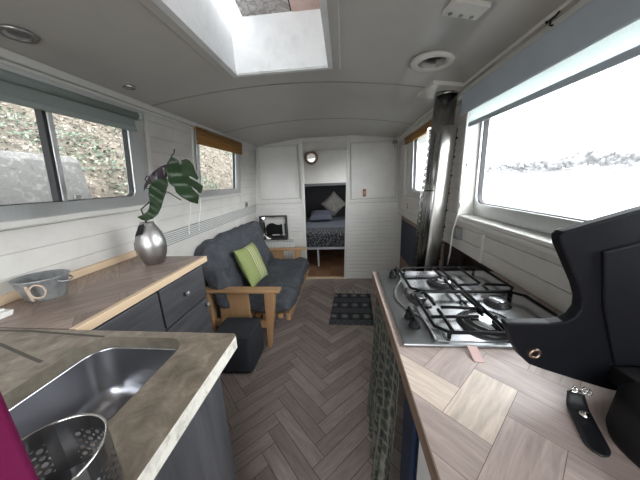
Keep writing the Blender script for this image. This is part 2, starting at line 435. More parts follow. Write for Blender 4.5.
# ---- cabin sides of horizontal boards with window openings
def side(name, xf, sgn, z0, z1, row, wins, y0, y1, label):
    mb = MB(); d = .008
    ycuts = sorted(set([y0, y1] + [c for w in wins for c in w[:2]]))
    zcut_w = [c for w in wins for c in w[2:]]
    rows = []; z = z0
    while z < z1 - 1e-4: rows.append((z, min(z + row, z1))); z += row
    def hole(ya, yb, za, zb): return any(ya >= w[0] - 1e-5 and yb <= w[1] + 1e-5 and za >= w[2] - 1e-5 and zb <= w[3] + 1e-5 for w in wins)
    for ra, rb in rows:
        zs = sorted(set([ra, rb] + [c for c in zcut_w if ra < c < rb]))
        for za, zb in zip(zs, zs[1:]):
            run = None
            segs = []
            for ya, yb in zip(ycuts, ycuts[1:]):
                if hole(ya, yb, za, zb): continue
                if segs and abs(segs[-1][1] - ya) < 1e-6: segs[-1][1] = yb
                else: segs.append([ya, yb])
            for ya, yb in segs:
                ga = .0013 if za == ra else 0; gb = .0013 if zb == rb else 0
                p = []
                for zz in (za + ga, zb - gb):
                    f = xf(zz); k = f + sgn * d
                    p += [(f, ya, zz), (k, ya, zz), (k, yb, zz), (f, yb, zz)] if sgn > 0 else [(k, ya, zz), (f, ya, zz), (f, yb, zz), (k, yb, zz)]
                mb.hexa(p, 0)
                q = []
                for zz in (za, zb):
                    f = xf(zz) + sgn * (d - .003); k = xf(zz) + sgn * .035
                    a, b = min(f, k), max(f, k); q += [(a, ya, zz), (b, ya, zz), (b, yb, zz), (a, yb, zz)]
                mb.hexa(q, 1)
    return struct(mb.build(name, [M['wall'], M['joint_and_shade']]), label, 'wall')
W1 = (.30, 1.375, 1.285, 1.80); W2 = (1.89, 2.685, 1.285, 1.82)
W3 = (.25, 1.492, 1.138, 1.80); W4 = (1.95, 2.80, 1.18, 1.80)
side('wall_left', xl, -1, 1.0, 1.85, .085, [W1, W2], Y0, YB, 'white horizontal boards of the left cabin side around two windows')
side('wall_right', xr, 1, .925, 1.87, .075, [W3, W4], Y0, YB, 'white horizontal boards of the right cabin side around two windows')
# below the gunwale
mb = MB()
mb.hexa([(-1.34, Y0, 0), (-1.30, Y0, 0), (-1.30, YB, 0), (-1.34, YB, 0), (-1.26, Y0, 1.0), (xl(1.0), Y0, 1.0), (xl(1.0), YB, 1.0), (-1.26, YB, 1.0)])
struct(mb.build('wall_left_lining', M['wall']), 'white sloping hull lining below the left grille', 'wall')
mb = MB()
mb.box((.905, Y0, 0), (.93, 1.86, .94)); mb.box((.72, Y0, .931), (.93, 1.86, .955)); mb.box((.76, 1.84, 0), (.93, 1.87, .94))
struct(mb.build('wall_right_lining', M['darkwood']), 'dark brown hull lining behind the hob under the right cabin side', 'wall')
mb = MB()
mb.box((.765, 1.87, .0), (.79, YB, .93)); mb.box((.715, 1.87, .925), (.79, YB, .95))
o = mb.build('wall_right_panelling', M['brownwood'])
struct(o, 'brown wood panelling low on the right side beyond the flue', 'wall')
mb = MB().box((.755, 1.95, .36), (.766, 3.20, .848)); mb.build('inset_panel', M['navy'], o, .003)

# ---- partition with the doorway
dl = lambda z: -.55 + (.038) * z / 1.9
dr = lambda z: -.006 + (.069) * z / 1.9
def panel_prism(xa, xb, z0, y0, y1, mb, ztop=True, z1=None, mi=0):
    n = 10; bot = [(xa(z0), z0), (xb(z0), z0)]; top = []
    ta, tb = xa(1.88), xb(1.88)
    for i in range(n + 1):
        x = tb + (ta - tb) * i / n; top.append((x, zc(x) + .01 if z1 is None else z1))
    mb.prism(bot + top, 1, y0, y1, mi)
mb = MB()
panel_prism(lambda z: -1.34, dl, 0, YB, YB + .03, mb); panel_prism(dr, lambda z: .93, 0, YB, YB + .03, mb)
z = .004
while z < 1.09:                                        # boards of the lower half
    zz = z + .0485
    mb.hexa([(-1.30, YB - .013, z), (dl(z) - .03, YB - .013, z), (dl(z) - .03, YB, z), (-1.30, YB, z), (-1.26, YB - .013, zz), (dl(zz) - .03, YB - .013, zz), (dl(zz) - .03, YB, zz), (-1.26, YB, zz)])
    if zz < 1.08:
        mb.hexa([(dr(z) + .03, YB - .013, z), (.755, YB - .013, z), (.755, YB, z), (dr(z) + .03, YB, z), (dr(zz) + .03, YB - .013, zz), (.755, YB - .013, zz), (.755, YB, zz), (dr(zz) + .03, YB, zz)])
    z += .0545
struct(mb.build('wall_back', M['bulkhead'], None, .0015), 'white panelled bulkhead with the bedroom doorway', 'wall')
mb = MB()
mb.box((-1.2, YB - .018, 1.105), (dl(1.1) - .028, YB, 1.135)); mb.box((dr(1.1) + .028, YB - .018, 1.082), (.71, YB, 1.112))
mb.box((-1.2, YB - .015, 1.100), (dl(1.1) - .028, YB, 1.1049), 1); mb.box((dr(1.1) + .028, YB - .015, 1.077), (.71, YB, 1.0819), 1)  # dark strips paint a shadow line under the dado rail
struct(mb.build('trim_3', [M['trim'], M['joint_and_shade']], None, .002), 'white dado rail across the bulkhead', 'trim')
def frame_strips(mb, x0, x1, z0, z1, y, w=.018, d=.022, lean=(0, 0)):
    def q(xa, xb, za, zb):
        mb.hexa([(xa + lean[0] * 0, y - d, za), (xb, y - d, za), (xb, y, za), (xa, y, za), (xa, y - d, zb), (xb, y - d, zb), (xb, y, zb), (xa, y, zb)])
    q(x0, x1, z0, z0 + w); q(x0, x1, z1 - w, z1); q(x0, x0 + w, z0 + w, z1 - w); q(x1 - w, x1, z0 + w, z1 - w)
mb = MB(); frame_strips(mb, -1.115, -.585, 1.165, 1.84, YB)
k = len(mb.f); frame_strips(mb, -1.121, -.579, 1.159, 1.846, YB, .006, .004); mb.mi = [0] * k + [1] * (len(mb.f) - k); mb.box((-.572, YB - .0035, 1.14), (-.566, YB, 1.86), 1)  # thin grey strips paint shade lines around the moulding; dark gap beside the casing
struct(mb.build('trim_4', [M['trim'], M['joint_and_shade']], None, .002), 'white raised moulding of the upper panel left of the doorway', 'trim')
mb = MB(); frame_strips(mb, .105, .675, 1.13, 1.825, YB)
k = len(mb.f); frame_strips(mb, .099, .681, 1.124, 1.831, YB, .006, .004); mb.mi = [0] * k + [1] * (len(mb.f) - k)  # thin grey edging paints the shade line of the moulding
struct(mb.build('trim_5', [M['trim'], M['joint_and_shade']], None, .002), 'white raised moulding of the upper panel right of the doorway', 'trim')
# door casing
mb = MB()
for f, s in ((dl, -1), (dr, 1)):
    a = lambda z, t: f(z) + s * t
    p = []
    for zz in (0.0, zc(f(1.9)) - .004):
        xa, xb = sorted((a(zz, -.004), a(zz, .03)))
        p += [(xa, YB - .02, zz), (xb, YB - .02, zz), (xb, YB + .05, zz), (xa, YB + .05, zz)]
    mb.hexa(p)
mb.box((dl(1.9), YB - .012, 1.868), (dr(1.9), YB + .04, 1.915))
struct(mb.build('door_1_casing', M['trim'], None, .004), 'white casing around the bedroom doorway', 'door')
mb = MB().box((-.55, YB - .02, 0), (.0, YB + .05, .012))
struct(mb.build('trim_6', M['pale'], None, .003), 'pale wood threshold strip of the bedroom doorway', 'threshold')

# ---- cornices
mb = MB()
for (a, b, z0, z1) in ((.0, .028, 1.815, 1.845), (.0, .014, 1.80, 1.815)):
    mb.hexa([(xl(z0), Y0, z0), (xl(z0) + b, Y0, z0), (xl(z0) + b, YB, z0), (xl(z0), YB, z0), (xl(z1), Y0, z1), (xl(z1) + b, Y0, z1), (xl(z1) + b, YB, z1), (xl(z1), YB, z1)])
struct(mb.build('trim_7', M['trim'], None, .004), 'white cornice along the top of the left cabin side', 'cornice')
mb = MB()
for (b, z0, z1) in ((.055, 1.835, 1.85), (.035, 1.81, 1.835), (.022, 1.79, 1.81)):
    mb.box((xr(z0) - b, Y0, z0), (xr(z0) + .01, YB, z1))
struct(mb.build('trim_8', M['trim'], None, .003), 'stepped white cornice along the top of the right cabin side', 'cornice')
mb = MB()
for y, wd in ((1.85, .022), (2.725, .02), (1.40, .025)):
    mb.hexa([(xl(1.09), y, 1.09), (xl(1.09) + .01, y, 1.09), (xl(1.09) + .01, y + wd, 1.09), (xl(1.09), y + wd, 1.09), (xl(1.80), y, 1.80), (xl(1.80) + .01, y, 1.80), (xl(1.80) + .01, y + wd, 1.80), (xl(1.80), y + wd, 1.80)]) if y != 1.85 else \
    mb.hexa([(xl(1.29), y, 1.29), (xl(1.29) + .01, y, 1.29), (xl(1.29) + .01, y + wd, 1.29), (xl(1.29), y + wd, 1.29), (xl(1.82), y, 1.82), (xl(1.82) + .01, y, 1.82), (xl(1.82) + .01, y + wd, 1.82), (xl(1.82), y + wd, 1.82)])
struct(mb.build('trim_9', M['trim'], None, .002), 'white upright battens between the left windows', 'trim')

# ---- left grille / grooved ledge
mb = MB(); za, zb = .985, 1.078
mb.hexa([(xl(za) - .005, 1.235, za), (xl(za) + .012, 1.235, za), (xl(za) + .012, YB - .005, za + .02), (xl(za) - .005, YB - .005, za + .02), (xl(zb) - .005, 1.235, zb), (xl(zb) + .012, 1.235, zb), (xl(zb) + .012, YB - .005, zb + .02), (xl(zb) - .005, YB - .005, zb + .02)])
for i in range(6):
    z = za + .010 + i * .0145
    mb.hexa([(xl(z) + .01, 1.235, z), (xl(z) + .022, 1.235, z), (xl(z) + .022, YB - .005, z + .02), (xl(z) + .01, YB - .005, z + .02), (xl(z) + .01, 1.235, z + .007), (xl(z) + .022, 1.235, z + .007), (xl(z) + .022, YB - .005, z + .027), (xl(z) + .01, YB - .005, z + .027)], 1)
struct(mb.build('trim_10', [M['greyplastic'], M['trim']], None), 'white ribbed grille strip running along the left cabin side above the sofa', 'grille')

# ------------------------------------------------------------------ windows
def winframe(mb, xf, s, y0, y1, z0, z1, wy, wz, inn=.018, out=.035, mi=0):
    """rectangular frame in a leaning wall; s=+1: room lies towards +x"""
    def piece(ya, yb, za, zb):
        p = []
        for zz in (za, zb):
            a, b = sorted((xf(zz) + s * inn, xf(zz) - s * out)); p += [(a, ya, zz), (b, ya, zz), (b, yb, zz), (a, yb, zz)]
        mb.hexa(p, mi)
    piece(y0, y1, z0, z0 + wz[0]); piece(y0, y1, z1 - wz[1], z1)
    piece(y0, y0 + wy[0], z0 + wz[0], z1 - wz[1]); piece(y1 - wy[1], y1, z0 + wz[0], z1 - wz[1])
    return mb
def slab(mb, xf, s, y0, y1, z0, z1, xa, xb, mi=0):
    p = []
    for zz in (z0, z1):
        a, b = sorted((xf(zz) + s * xa, xf(zz) + s * xb)); p += [(a, y0, zz), (b, y0, zz), (b, y1, zz), (a, y1, zz)]
    return mb.hexa(p, mi)
def rounded(y0, y1, z0, z1, r, n=6):
    pts = []
    for cy, cz, a0 in ((y1 - r, z0 + r, -PI / 2), (y1 - r, z1 - r, 0), (y0 + r, z1 - r, PI / 2), (y0 + r, z0 + r, PI)):
        for k in range(n + 1):
            a = a0 + PI / 2 * k / n; pts.append((cy + r * math.cos(a), cz + r * math.sin(a)))
    return pts
def rframe(mb, xf, s, out, inn, xa, xb, mi=0):
    """ring between two matching outlines (y,z) lying in the leaning wall"""
    n = len(out); o = len(mb.v)
    for x in (xa, xb):
        for P in (out, inn):
            for (y, z) in P: mb.v.append(Vector((xf(z) + s * x, y, z)))
    A, B, C, D = o, o + n, o + 2 * n, o + 3 * n
    for i in range(n):
        j = (i + 1) % n
        for f in ((A + i, A + j, B + j, B + i), (C + i, D + i, D + j, C + j), (A + i, C + i, C + j, A + j), (B + i, B + j, D + j, D + i)):
            mb.f.append(f); mb.mi.append(mi); mb.sm.append(False)
    return mb
def window(name, label, xf, s, W, G, r, lining, mull=None):
    root = tag(bpy.data.objects.new(name, None), label, 'window', None, 'structure'); COL.objects.link(root)
    root.location = (xf(W[2]), (W[0] + W[1]) / 2, W[2])
    y0, y1, z0, z1 = W; g0, g1, h0, h1 = G
    orient(rframe(MB(), xf, s, rounded(y0, y1, z0, z1, .012), rounded(g0, g1, h0, h1, r), .014, -.03).build('frame', M['alu'], root, .003))
    orient(rframe(MB(), xf, s, rounded(g0 - .012, g1 + .012, h0 - .012, h1 + .012, r), rounded(g0 + .004, g1 - .004, h0 + .004, h1 - .004, r), .004, -.02).build('seal', M['alu_dark'], root))
    slab(MB(), xf, s, g0, g1, h0, h1, -.022, -.027).build('pane', M['glass'], root)
    if lining:
        L, e = lining; mb = MB(); winframe(mb, xf, s, L[0] - e, L[1] + e, L[2] - e, L[3] + e * .3, (e + .01, e + .01), (e + .01, e + .01), .034, .0)
        mb.build('lining', M['trim'], root, .004)
        winframe(MB(), xf, s, L[0], L[1], L[2], L[3], (y0 - L[0], L[1] - y1), (z0 - L[2], L[3] - z1), .012, .02).build('inner_lining', M['trim'], root, .002)
    if mull:
        slab(MB(), xf, s, mull, mull + .013, h0, h1, .002, -.03).build('seal_strip', M['alu_dark'], root, .002)
        slab(MB(), xf, s, mull + .013, mull + .033, h0, h1, .006, -.03).build('mullion', M['alu'], root, .003)
        slab(MB(), xf, s, mull + .05, mull + .075, h0 + .004, h0 + .024, .006, .018).build('catch', M['alu'], root, .002)
    return root
window('window_1', 'large sliding window with aluminium frame above the sink on the left', xl, 1, W1, (.36, 1.275, 1.34, 1.76), .03, 0, .905)
window('window_2', 'smaller left window above the sofa, under a tan blind', xl, 1, W2, (1.93, 2.595, 1.335, 1.77), .02, 0)
window('window_3', 'large right window above the hob looking over the river', lambda z: xr(z) + .062, -1, (.262, 1.488, 1.152, 1.79), (.31, 1.474, 1.220, 1.74), .05, None)
window('window_4', 'small right window beyond the flue, under a tan blind', xr, -1, (1.98, 2.62, 1.21, 1.78), (2.02, 2.56, 1.25, 1.74), .04, (W4, .02))
mb = MB(); slab(mb, xl, 1, .28, 1.40, 1.262, 1.287, .0, .035)
struct(mb.build('trim_11', M['trim'], None, .004), 'white sill under the large left window', 'sill')
mb = MB(); slab(mb, xl, 1, 1.87, 2.71, 1.266, 1.287, .0, .03)
struct(mb.build('trim_12', M['trim'], None, .004), 'white sill under the left window above the sofa', 'sill')
mb = MB()
mb.box((xr(1.1) - .030, .24, 1.134), (xr(1.1) + .10, 1.50, 1.150)); mb.box((xr(1.4) - .030, 1.489, 1.150), (xr(1.4) + .10, 1.506, 1.80)); mb.box((xr(1.4) - .030, .235, 1.150), (xr(1.4) + .10, .255, 1.80)); mb.box((xr(1.4) - .012, .255, 1.79), (xr(1.4) + .10, 1.489, 1.805))
struct(mb.build('trim_18', M['trim'], None, .003), 'white reveal boards around the large right window', 'reveal')
mb = MB(); slab(mb, xr, -1, .22, 1.51, 1.112, 1.133, .0, .036)
struct(mb.build('trim_13', M['trim'], None, .004), 'white sill ledge under the large right window', 'sill')
mb = MB(); slab(mb, xr, -1, 1.255, 1.275, .93, 1.085, .0, .012)
struct(mb.build('trim_14', M['trim'], None, .002), 'white upright joint strip below the large right window', 'trim')

# blinds
def roller(name, label, xf, s, y0, y1, zt, zb, r, mf, mr, mc, xoff=.045, cass=None):
    root = thing(name, label, 'blind', (xf(zt) + s * xoff, (y0 + y1) / 2, zt))
    root['group'] = 'roller blinds on the large windows'
    x = xf(zt) + s * xoff
    MB().tube([(x, y0, zt - r), (x, y1 - .012, zt - r)], r, 20).build('roller', mr, root)
    MB().box((x - s * r * .6 - .0008, y0 + .01, zb + .012), (x - s * r * .6 + .0008, y1 - .02, zt - r)).build('fabric', mf, root)
    MB().box((x - s * r * .6 - .007, y0 + .008, zb - .008), (x - s * r * .6 + .007, y1 - .018, zb + .014)).build('bottom_rail', mc, root, .004)
    MB().box((x - .03, y1 - .012, zt - 2 * r - .004), (x + .03, y1, zt + .006)).build('bracket', mc, root, .004)
    if cass: MB().box((x - .034, y0, cass), (x - .024, y1 - .013, zt + .004)).build('cassette', mr, root, .004)
    return root
roller('roller_blind', 'sage grey roller blind at the top of the large left window', xl, 1, .28, 1.335, 1.778, 1.687, .017, M['sage'], M['sage'], M['sagelight'], .026)
roller('roller_blind', 'white roller blind glowing at the top of the large right window', xr, -1, .25, 1.46, 1.785, 1.632, .021, M['paleblind'], M['bluegrey'], M['bluegrey'], .042, 1.683)
def bamboo(label, xf, s, y0, y1, zt, zb):
    root = thing('roman_blind', label, 'blind', (xf(zt) + s * .02, (y0 + y1) / 2, zt), 'tan blinds on the small windows')
    slab(MB(), xf, s, y0, y1, zt - .03, zt, .016, .036).build('head_rail', M['bamboo'], root, .003)
    mb = MB(); n = 3; h = (zt - .03 - zb) / n
    def f(u, v):
        z = zt - .02 - (zt - .02 - zb) * v; k = (v * n) % 1
        return (xf(z) + s * (.024 + .016 * math.sin(min(k, 1) * PI * .9)), y0 + .005 + (y1 - y0 - .01) * u, z)
    mb.grid(f, 4, 24); mb.build('slat_cloth', M['bamboo'], root, 0, .004)
bamboo('tan bamboo blind folded up on the left window above the sofa', xl, 1, 1.865, 2.71, 1.82, 1.70)
bamboo('tan bamboo blind folded up on the far right window', xr, -1, 1.93, 2.83, 1.79, 1.715)
# pelmet board over the right window
mb = MB().box((xr(1.78) - .065, Y0, 1.772), (xr(1.78) + .005, 1.52, 1.79))
struct(mb.build('trim_15', M['trim'], None, .004), 'white pelmet board above the large right window', 'pelmet')

# ------------------------------------------------------------------ skylight
root = tag(bpy.data.objects.new('window_skylight', None), 'open roof hatch with white shaft in the ceiling', 'skylight', None, 'structure'); COL.objects.link(root); root.location = (-.29, .8, 1.93)
mb = MB(); t = .02; H = 2.137
e = .0015; mb.box((HX0 - t, HY0 - t, 1.90), (HX0 + e, HY1 + t, H)); mb.box((HX1 - e, HY0 - t, 1.90), (HX1 + t, HY1 + t, H))
mb.box((HX0, HY1 - e, 1.90), (HX1, HY1 + t, H)); mb.box((HX0, HY0 - t, 1.90), (HX1, HY0 + e, H))
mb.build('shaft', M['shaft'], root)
mb = MB(); w = .055
def fb(x0, x1, y0, y1):
    mb.hexa([(x0, y0, zc(x0) - .016), (x1, y0, zc(x1) - .016), (x1, y1, zc(x1) - .016), (x0, y1, zc(x0) - .016), (x0, y0, zc(x0) + .002), (x1, y0, zc(x1) + .002), (x1, y1, zc(x1) + .002), (x0, y1, zc(x0) + .002)])
fb(HX0 - w, HX0 - .001, HY0 - w, HY1 + .03); fb(HX1 + .001, HX1 + w, HY0 - w, HY1 + .03); fb(HX0, HX1, HY1 + .001, HY1 + .03); fb(HX0, HX1, HY0 - w, HY0 - .001)
mb.build('surround', M['ceiling'], root, .003)
mb = MB(); x0, x1 = HX0 - .0005, HX0 + .006
mb.box((HX0, HY0, zc(HX0) - .02), (HX0 + .007, HY1, zc(HX0) - .002)); mb.box((HX0, HY1 - .007, zc(-.3) - .024), (HX1, HY1, zc(-.3) - .004))
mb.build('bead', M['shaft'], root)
mb = MB().hexa([(-.012, HY0, zc(0) - .014), (-.006, HY0, zc(0) - .014), (-.001, 1.36, zc(0) - .014), (-.007, 1.36, zc(0) - .014), (-.012, HY0, zc(0) + .002), (-.006, HY0, zc(0) + .002), (-.001, 1.36, zc(0) + .002), (-.007, 1.36, zc(0) + .002)])
struct(mb.build('trim_16', M['shaft']), 'thin white strip on the ceiling right of the skylight', 'trim')
# weathered hatch cover standing open beyond the shaft
M['lidgrey'] = mottled('weathered_grey_paint', [(.25, (.40, .37, .36)), (.42, (.62, .60, .59)), (.48, (.36, .33, .32)), (.54, (.66, .64, .63)), (.75, (.74, .72, .71))], 9, .8, .4, 9, .01, 1.6)
M['lidpink'] = mottled('weathered_pink_paint', [(.25, (.58, .42, .37)), (.5, (.74, .55, .49)), (.75, (.80, .65, .60))], 12, .8, .3, 9, .01, 1.0)
ang = math.radians(10)
lid = thing('hatch_cover', 'weathered grey and pink hatch cover standing open above the skylight', 'hatch', (-.2, 1.33, 2.14))
def lidp(x, t, d): return (x, 1.335 - math.cos(ang) * t - math.sin(ang) * d, 2.14 + math.sin(ang) * t - math.cos(ang) * d)
def lidbox(mb, x0, x1, t0, t1, d0, d1, sk=0):
    return mb.hexa([lidp(x0, t0, d1), lidp(x1, t0, d1), lidp(x1, t0, d0), lidp(x0, t0, d0), lidp(x0 + sk, t1, d1), lidp(x1, t1, d1), lidp(x1, t1, d0), lidp(x0 + sk, t1, d0)])
lidbox(MB(), -.46, .0, 0, 1.08, -.03, 0, .03).build('lid_panel', M['lidgrey'], lid, .002)
lidbox(MB(), -.22, -.01, .02, .98, 0, .012).build('inner_panel', M['lidpink'], lid, .004)
lidbox(MB(), -.226, -.221, .02, .98, 0, .006).build('joint_strip', M['gap'], lid)
mb = MB(); mb.add([lidp(.0, 0, 0), lidp(.0, 1.08, 0), (.0, .30, 2.137), (.0, 1.33, 2.137), lidp(-.012, 0, 0), lidp(-.012, 1.08, 0), (-.012, .30, 2.137), (-.012, 1.33, 2.137)], [(0, 1, 2, 3), (7, 6, 5, 4), (0, 4, 5, 1), (1, 5, 6, 2), (2, 6, 7, 3), (3, 7, 4, 0)])  # cheek added to keep side light out of the shaft
orient(mb.build('light_baffle', M['lidgrey'], lid))
for x in (-.38, -.1): MB().tube([lidp(x - .03, 0, -.006), lidp(x + .03, 0, -.006)], .008, 10).build('hinge', M['zinc'], lid)

# ------------------------------------------------------------------ ceiling fittings
def cz(x, d=0): return zc(x) - d
def downlight(label, x, y, r):
    root = thing('downlight', label, 'ceiling light', (x, y, cz(x)), 'recessed ceiling lights')
    MB().ring((x, y, cz(x) + .002), r, r * .68, .010, (0, 0, -1)).build('rim', M['silver'], root)
    MB().lathe([(r * .67, 0), (r * .5, .004), (r * .25, .007), (0, .008)], (x, y, cz(x) + .002), 24, axis=(0, 0, -1)).build('lens', M['greyplastic'], root)
downlight('round recessed downlight above the near end of the left window', -1.0, .79, .045)
downlight('small round downlight between the left window and the skylight', -1.02, 1.215, .026)
root = thing('ceiling_vent', 'round white vent ring with dark opening in front of the flue', 'vent', (.415, 1.30, cz(.415)))
MB().ring((.415, 1.30, cz(.415) + .003), .096, .062, .016, (-.06, 0, -1)).build('rim', M['trim'], root)
MB().lathe([(.0625, -.008), (.0625, .035), (.066, .035), (.066, -.008)], (.415, 1.30, cz(.415)), 32, closed=True).build('throat', M['trim'], root)
MB().lathe([(.068, 0), (.068, .004), (0, .004)], (.415, 1.30, cz(.415) + .0352), 24).build('dark_throat_disc', M['blackmatt'], root)  # black disc stands in for the darkness inside the throat
root = thing('ceiling_plate', 'rectangular white ceiling plate with screws near the top right', 'plate', (.40, .965, cz(.40)))
mb = MB(); mb.hexa([(.340, .90, cz(.340, .014)), (.455, .918, cz(.455, .014)), (.443, .985, cz(.443, .014)), (.328, .967, cz(.328, .014)), (.340, .90, cz(.340)), (.455, .918, cz(.455)), (.443, .985, cz(.443)), (.328, .967, cz(.328))])
mb.build('cover', M['trim'], root, .003)
for i in range(3):
    x = .350 + i * .036; y = .955 + i * .006
    MB().lathe([(.007, 0), (.006, .003), (0, .004)], (x, y, cz(x, .0138)), 14, axis=(0, 0, -1)).build('screw', M['zinc'], root)
root = thing('curtain_hook', 'dark metal hook on the cornice at the top right', 'hook', (.65, .93, 1.83))
MB().tube([(.64, .955, 1.834), (.636, .945, 1.826), (.636, .915, 1.826), (.64, .905, 1.834)], .003, 8).build('rod', M['blackmatt'], root)
MB().tube([(.636, .93, 1.826), (.636, .93, 1.812), (.640, .925, 1.808), (.644, .93, 1.812)], .0025, 8).build('prong', M['blackmatt'], root)

# ------------------------------------------------------------------ flue and its guard
FT = Vector((.607, 1.62, cz(.607))); FB = Vector((.545, 1.62, .66))
def fx(z): return FB.x + (FT.x - FB.x) * (z - FB.z) / (FT.z - FB.z)
root = thing('flue_pipe', 'tall steel stove flue rising to the ceiling beside the right wall', 'flue', (FB.x, FB.y, FB.z))
MB().tube([FB, (fx(1.2), 1.62, 1.2), FT], .060, 28).build('pipe', M['fluesteel'], root)
mb = MB(); c = [(.485, 1.73), (.50, 1.50), (.70, 1.49), (.70, 1.73)]
mb.hexa([(p[0], p[1], cz(p[0], .018)) for p in ((.49, 1.50), (.70, 1.49), (.70, 1.72), (.47, 1.72))] + [(p[0], p[1], cz(p[0], -.002)) for p in ((.49, 1.50), (.70, 1.49), (.70, 1.72), (.47, 1.72))])
mb.build('ceiling_collar', M['trim'], root, .003)
MB().ring((FT.x, 1.62, FT.z - .02), .066, .0595, .012, (0, 0, -1)).build('collar_ring', M['fluesteel'], root)
MB().ring((fx(1.29), 1.62, 1.29), .0615, .058, .006).build('joint_band', M['blackmatt'], root)
# guard: folded sheet on the room side with perforated side flanges
root = thing('flue_guard', 'folded steel heat guard with perforated edges around the stove flue', 'guard', (.54, 1.55, .66))
ZT = 1.66
def gpt(a, z, r=.078):                                  # a: angle round the flue, 0 = towards the camera
    return (fx(z) + r * math.sin(a), 1.62 - r * math.cos(a), z)
A0, A1 = math.radians(-20), math.radians(100)
mb = MB().grid(lambda u, v: gpt(A0 + (A1 - A0) * u, .66 + (ZT - .66) * v), 14, 8)
orient(mb.build('shield', M['shield'], root, 0, .002))
def flange(sg):
    mb = MB(); n = 26; wd = .030
    def P(u, z, dy=0):
        a = math.radians(-70 if sg < 0 else 100); r = .072 + wd * u
        return Vector((fx(z) + r * math.sin(a), 1.62 - r * math.cos(a) + dy, z))
    h = (ZT - .66) / n
    for i in range(n):
        z0 = .66 + i * h; z1 = z0 + h; zm = (z0 + z1) / 2
        # square cell with a round hole
        k = 12; o = len(mb.v)
        hole = []; outer = []
        for j in range(k):
            a = 2 * PI * j / k; ca, sa = math.cos(a), math.sin(a); q = max(abs(ca), abs(sa))
            hole.append(P(.5 + .27 * ca, zm + .27 * wd * sa)); outer.append(P(.5 + .5 * ca / q, zm + h / 2 * sa / q))
        mb.v += outer + hole
        for j in range(k):
            l = (j + 1) % k; mb.f.append((o + j, o + l, o + k + l, o + k + j)); mb.mi.append(0); mb.sm.append(False)
    return mb.build('perforated_flange', M['fluesteel'], root, 0, .002)
flange(-1); flange(1)
for i in range(9):
    z = .72 + i * .11
    p = Vector(gpt(math.radians(100), z, .10)); MB().lathe([(.006, 0), (.005, .004), (0, .005)], p + Vector((0, -.002, 0)), 10, axis=(0, -1, 0)).build('rivet', M['blackmatt'], root)
# stove beneath the flue
root = thing('wood_stove', 'small black wood stove under the flue behind the worktop', 'stove', (.53, 1.66, 0))
mb = MB().box((.36, 1.45, .12), (.72, 1.80, .58)); mb.build('body', M['castiron'], root, .012)
MB().box((.34, 1.43, .58), (.74, 1.82, .605)).build('top_plate', M['castiron'], root, .006)
MB().lathe([(.072, 0), (.072, .05), (.064, .055)], (.545, 1.62, .605), 28).build('flue_socket', M['castiron'], root)
d = MB().box((.345, 1.50, .20), (.361, 1.75, .53)).build('stove_door', M['castiron'], root, .006)
MB().tube([(.342, 1.53, .33), (.325, 1.53, .33), (.325, 1.53, .41), (.342, 1.53, .41)], .006, 8).build('handle', M['chrome'], d)
for x in (.39, .69):
    for y in (1.48, 1.77): MB().box((x - .02, y - .02, 0), (x + .02, y + .02, .121)).build('leg', M['castiron'], root, .004)

# ------------------------------------------------------------------ right worktop, what is under it
ZW = .92
pale_pts = [(.225, .445), (.335, .43)]
def wt_tone(cx, cy, k):
    for px, py in ((.281, .435), (.161, .495)):
        if math.hypot(cx - px, cy - py) < .035: return 1.0
    return random.betavariate(2, 2) * .72
mb = herring(MB(), .143, .90, -.5, 1.165, ZW, .17, .085, .251, .345, .0005, wt_tone)
mb.box((.1435, -.4995, ZW - .039), (.8995, 1.1645, ZW - .0006), 1)
o = mb.build('worktop', [M['wt'], M['wt_joint']]); tag(o, 'oak plank kitchen worktop under the hob on the right', 'worktop')
MB().box((.140, -.5, ZW - .040), (.1438, 1.167, ZW + .0004)).build('edge_strip', M['wt_edge'], o, .001)
# curtain hung under it
def curt(u, v):
    y = .66 + .52 * u; z = ZW - .043 - (ZW - .055) * v
    x = .168 + .013 * math.sin(u * 31) * (.35 + .65 * v) + .006 * math.sin(u * 67 + 1) * v - .05 * (v ** 1.5) * (1 - .3 * u)
    return (x, y, z)
mb = MB().grid(curt, 90, 24, uv=True); mb.origin = Vector((.16, .92, .02))
tag(mb.build('hanging_curtain', M['curtain'], None, 0, .0015), 'green leaf print curtain hanging under the right worktop edge', 'curtain')
root = thing('base_cupboard', 'navy blue cupboard end under the right worktop', 'cupboard', (.45, .60, 0))
MB().box((.185, .50, .0), (.70, .62, ZW - .0395)).build('carcass', M['navy'], root, .004)
MB().box((.172, .515, .02), (.186, .61, ZW - .045)).build('face_frame', M['navy'], root, .003)
root = thing('fridge', 'white fridge under the near end of the right worktop', 'fridge', (.45, .2, 0))
MB().box((.205, -.10, .02), (.70, .488, ZW - .06)).build('body', M['plastic'], root, .008)
fd = MB().box((.178, -.10, .05), (.204, .488, ZW - .07)).build('door', M['plastic'], root, .008)
MB().box((.17, .02, .78), (.179, .16, .80)).build('handle', M['greyplastic'], fd, .003)
for y in (-.05, .43): MB().box((.25, y - .015, 0), (.28, y + .015, .021)).build('foot', M['blackmatt'], root)

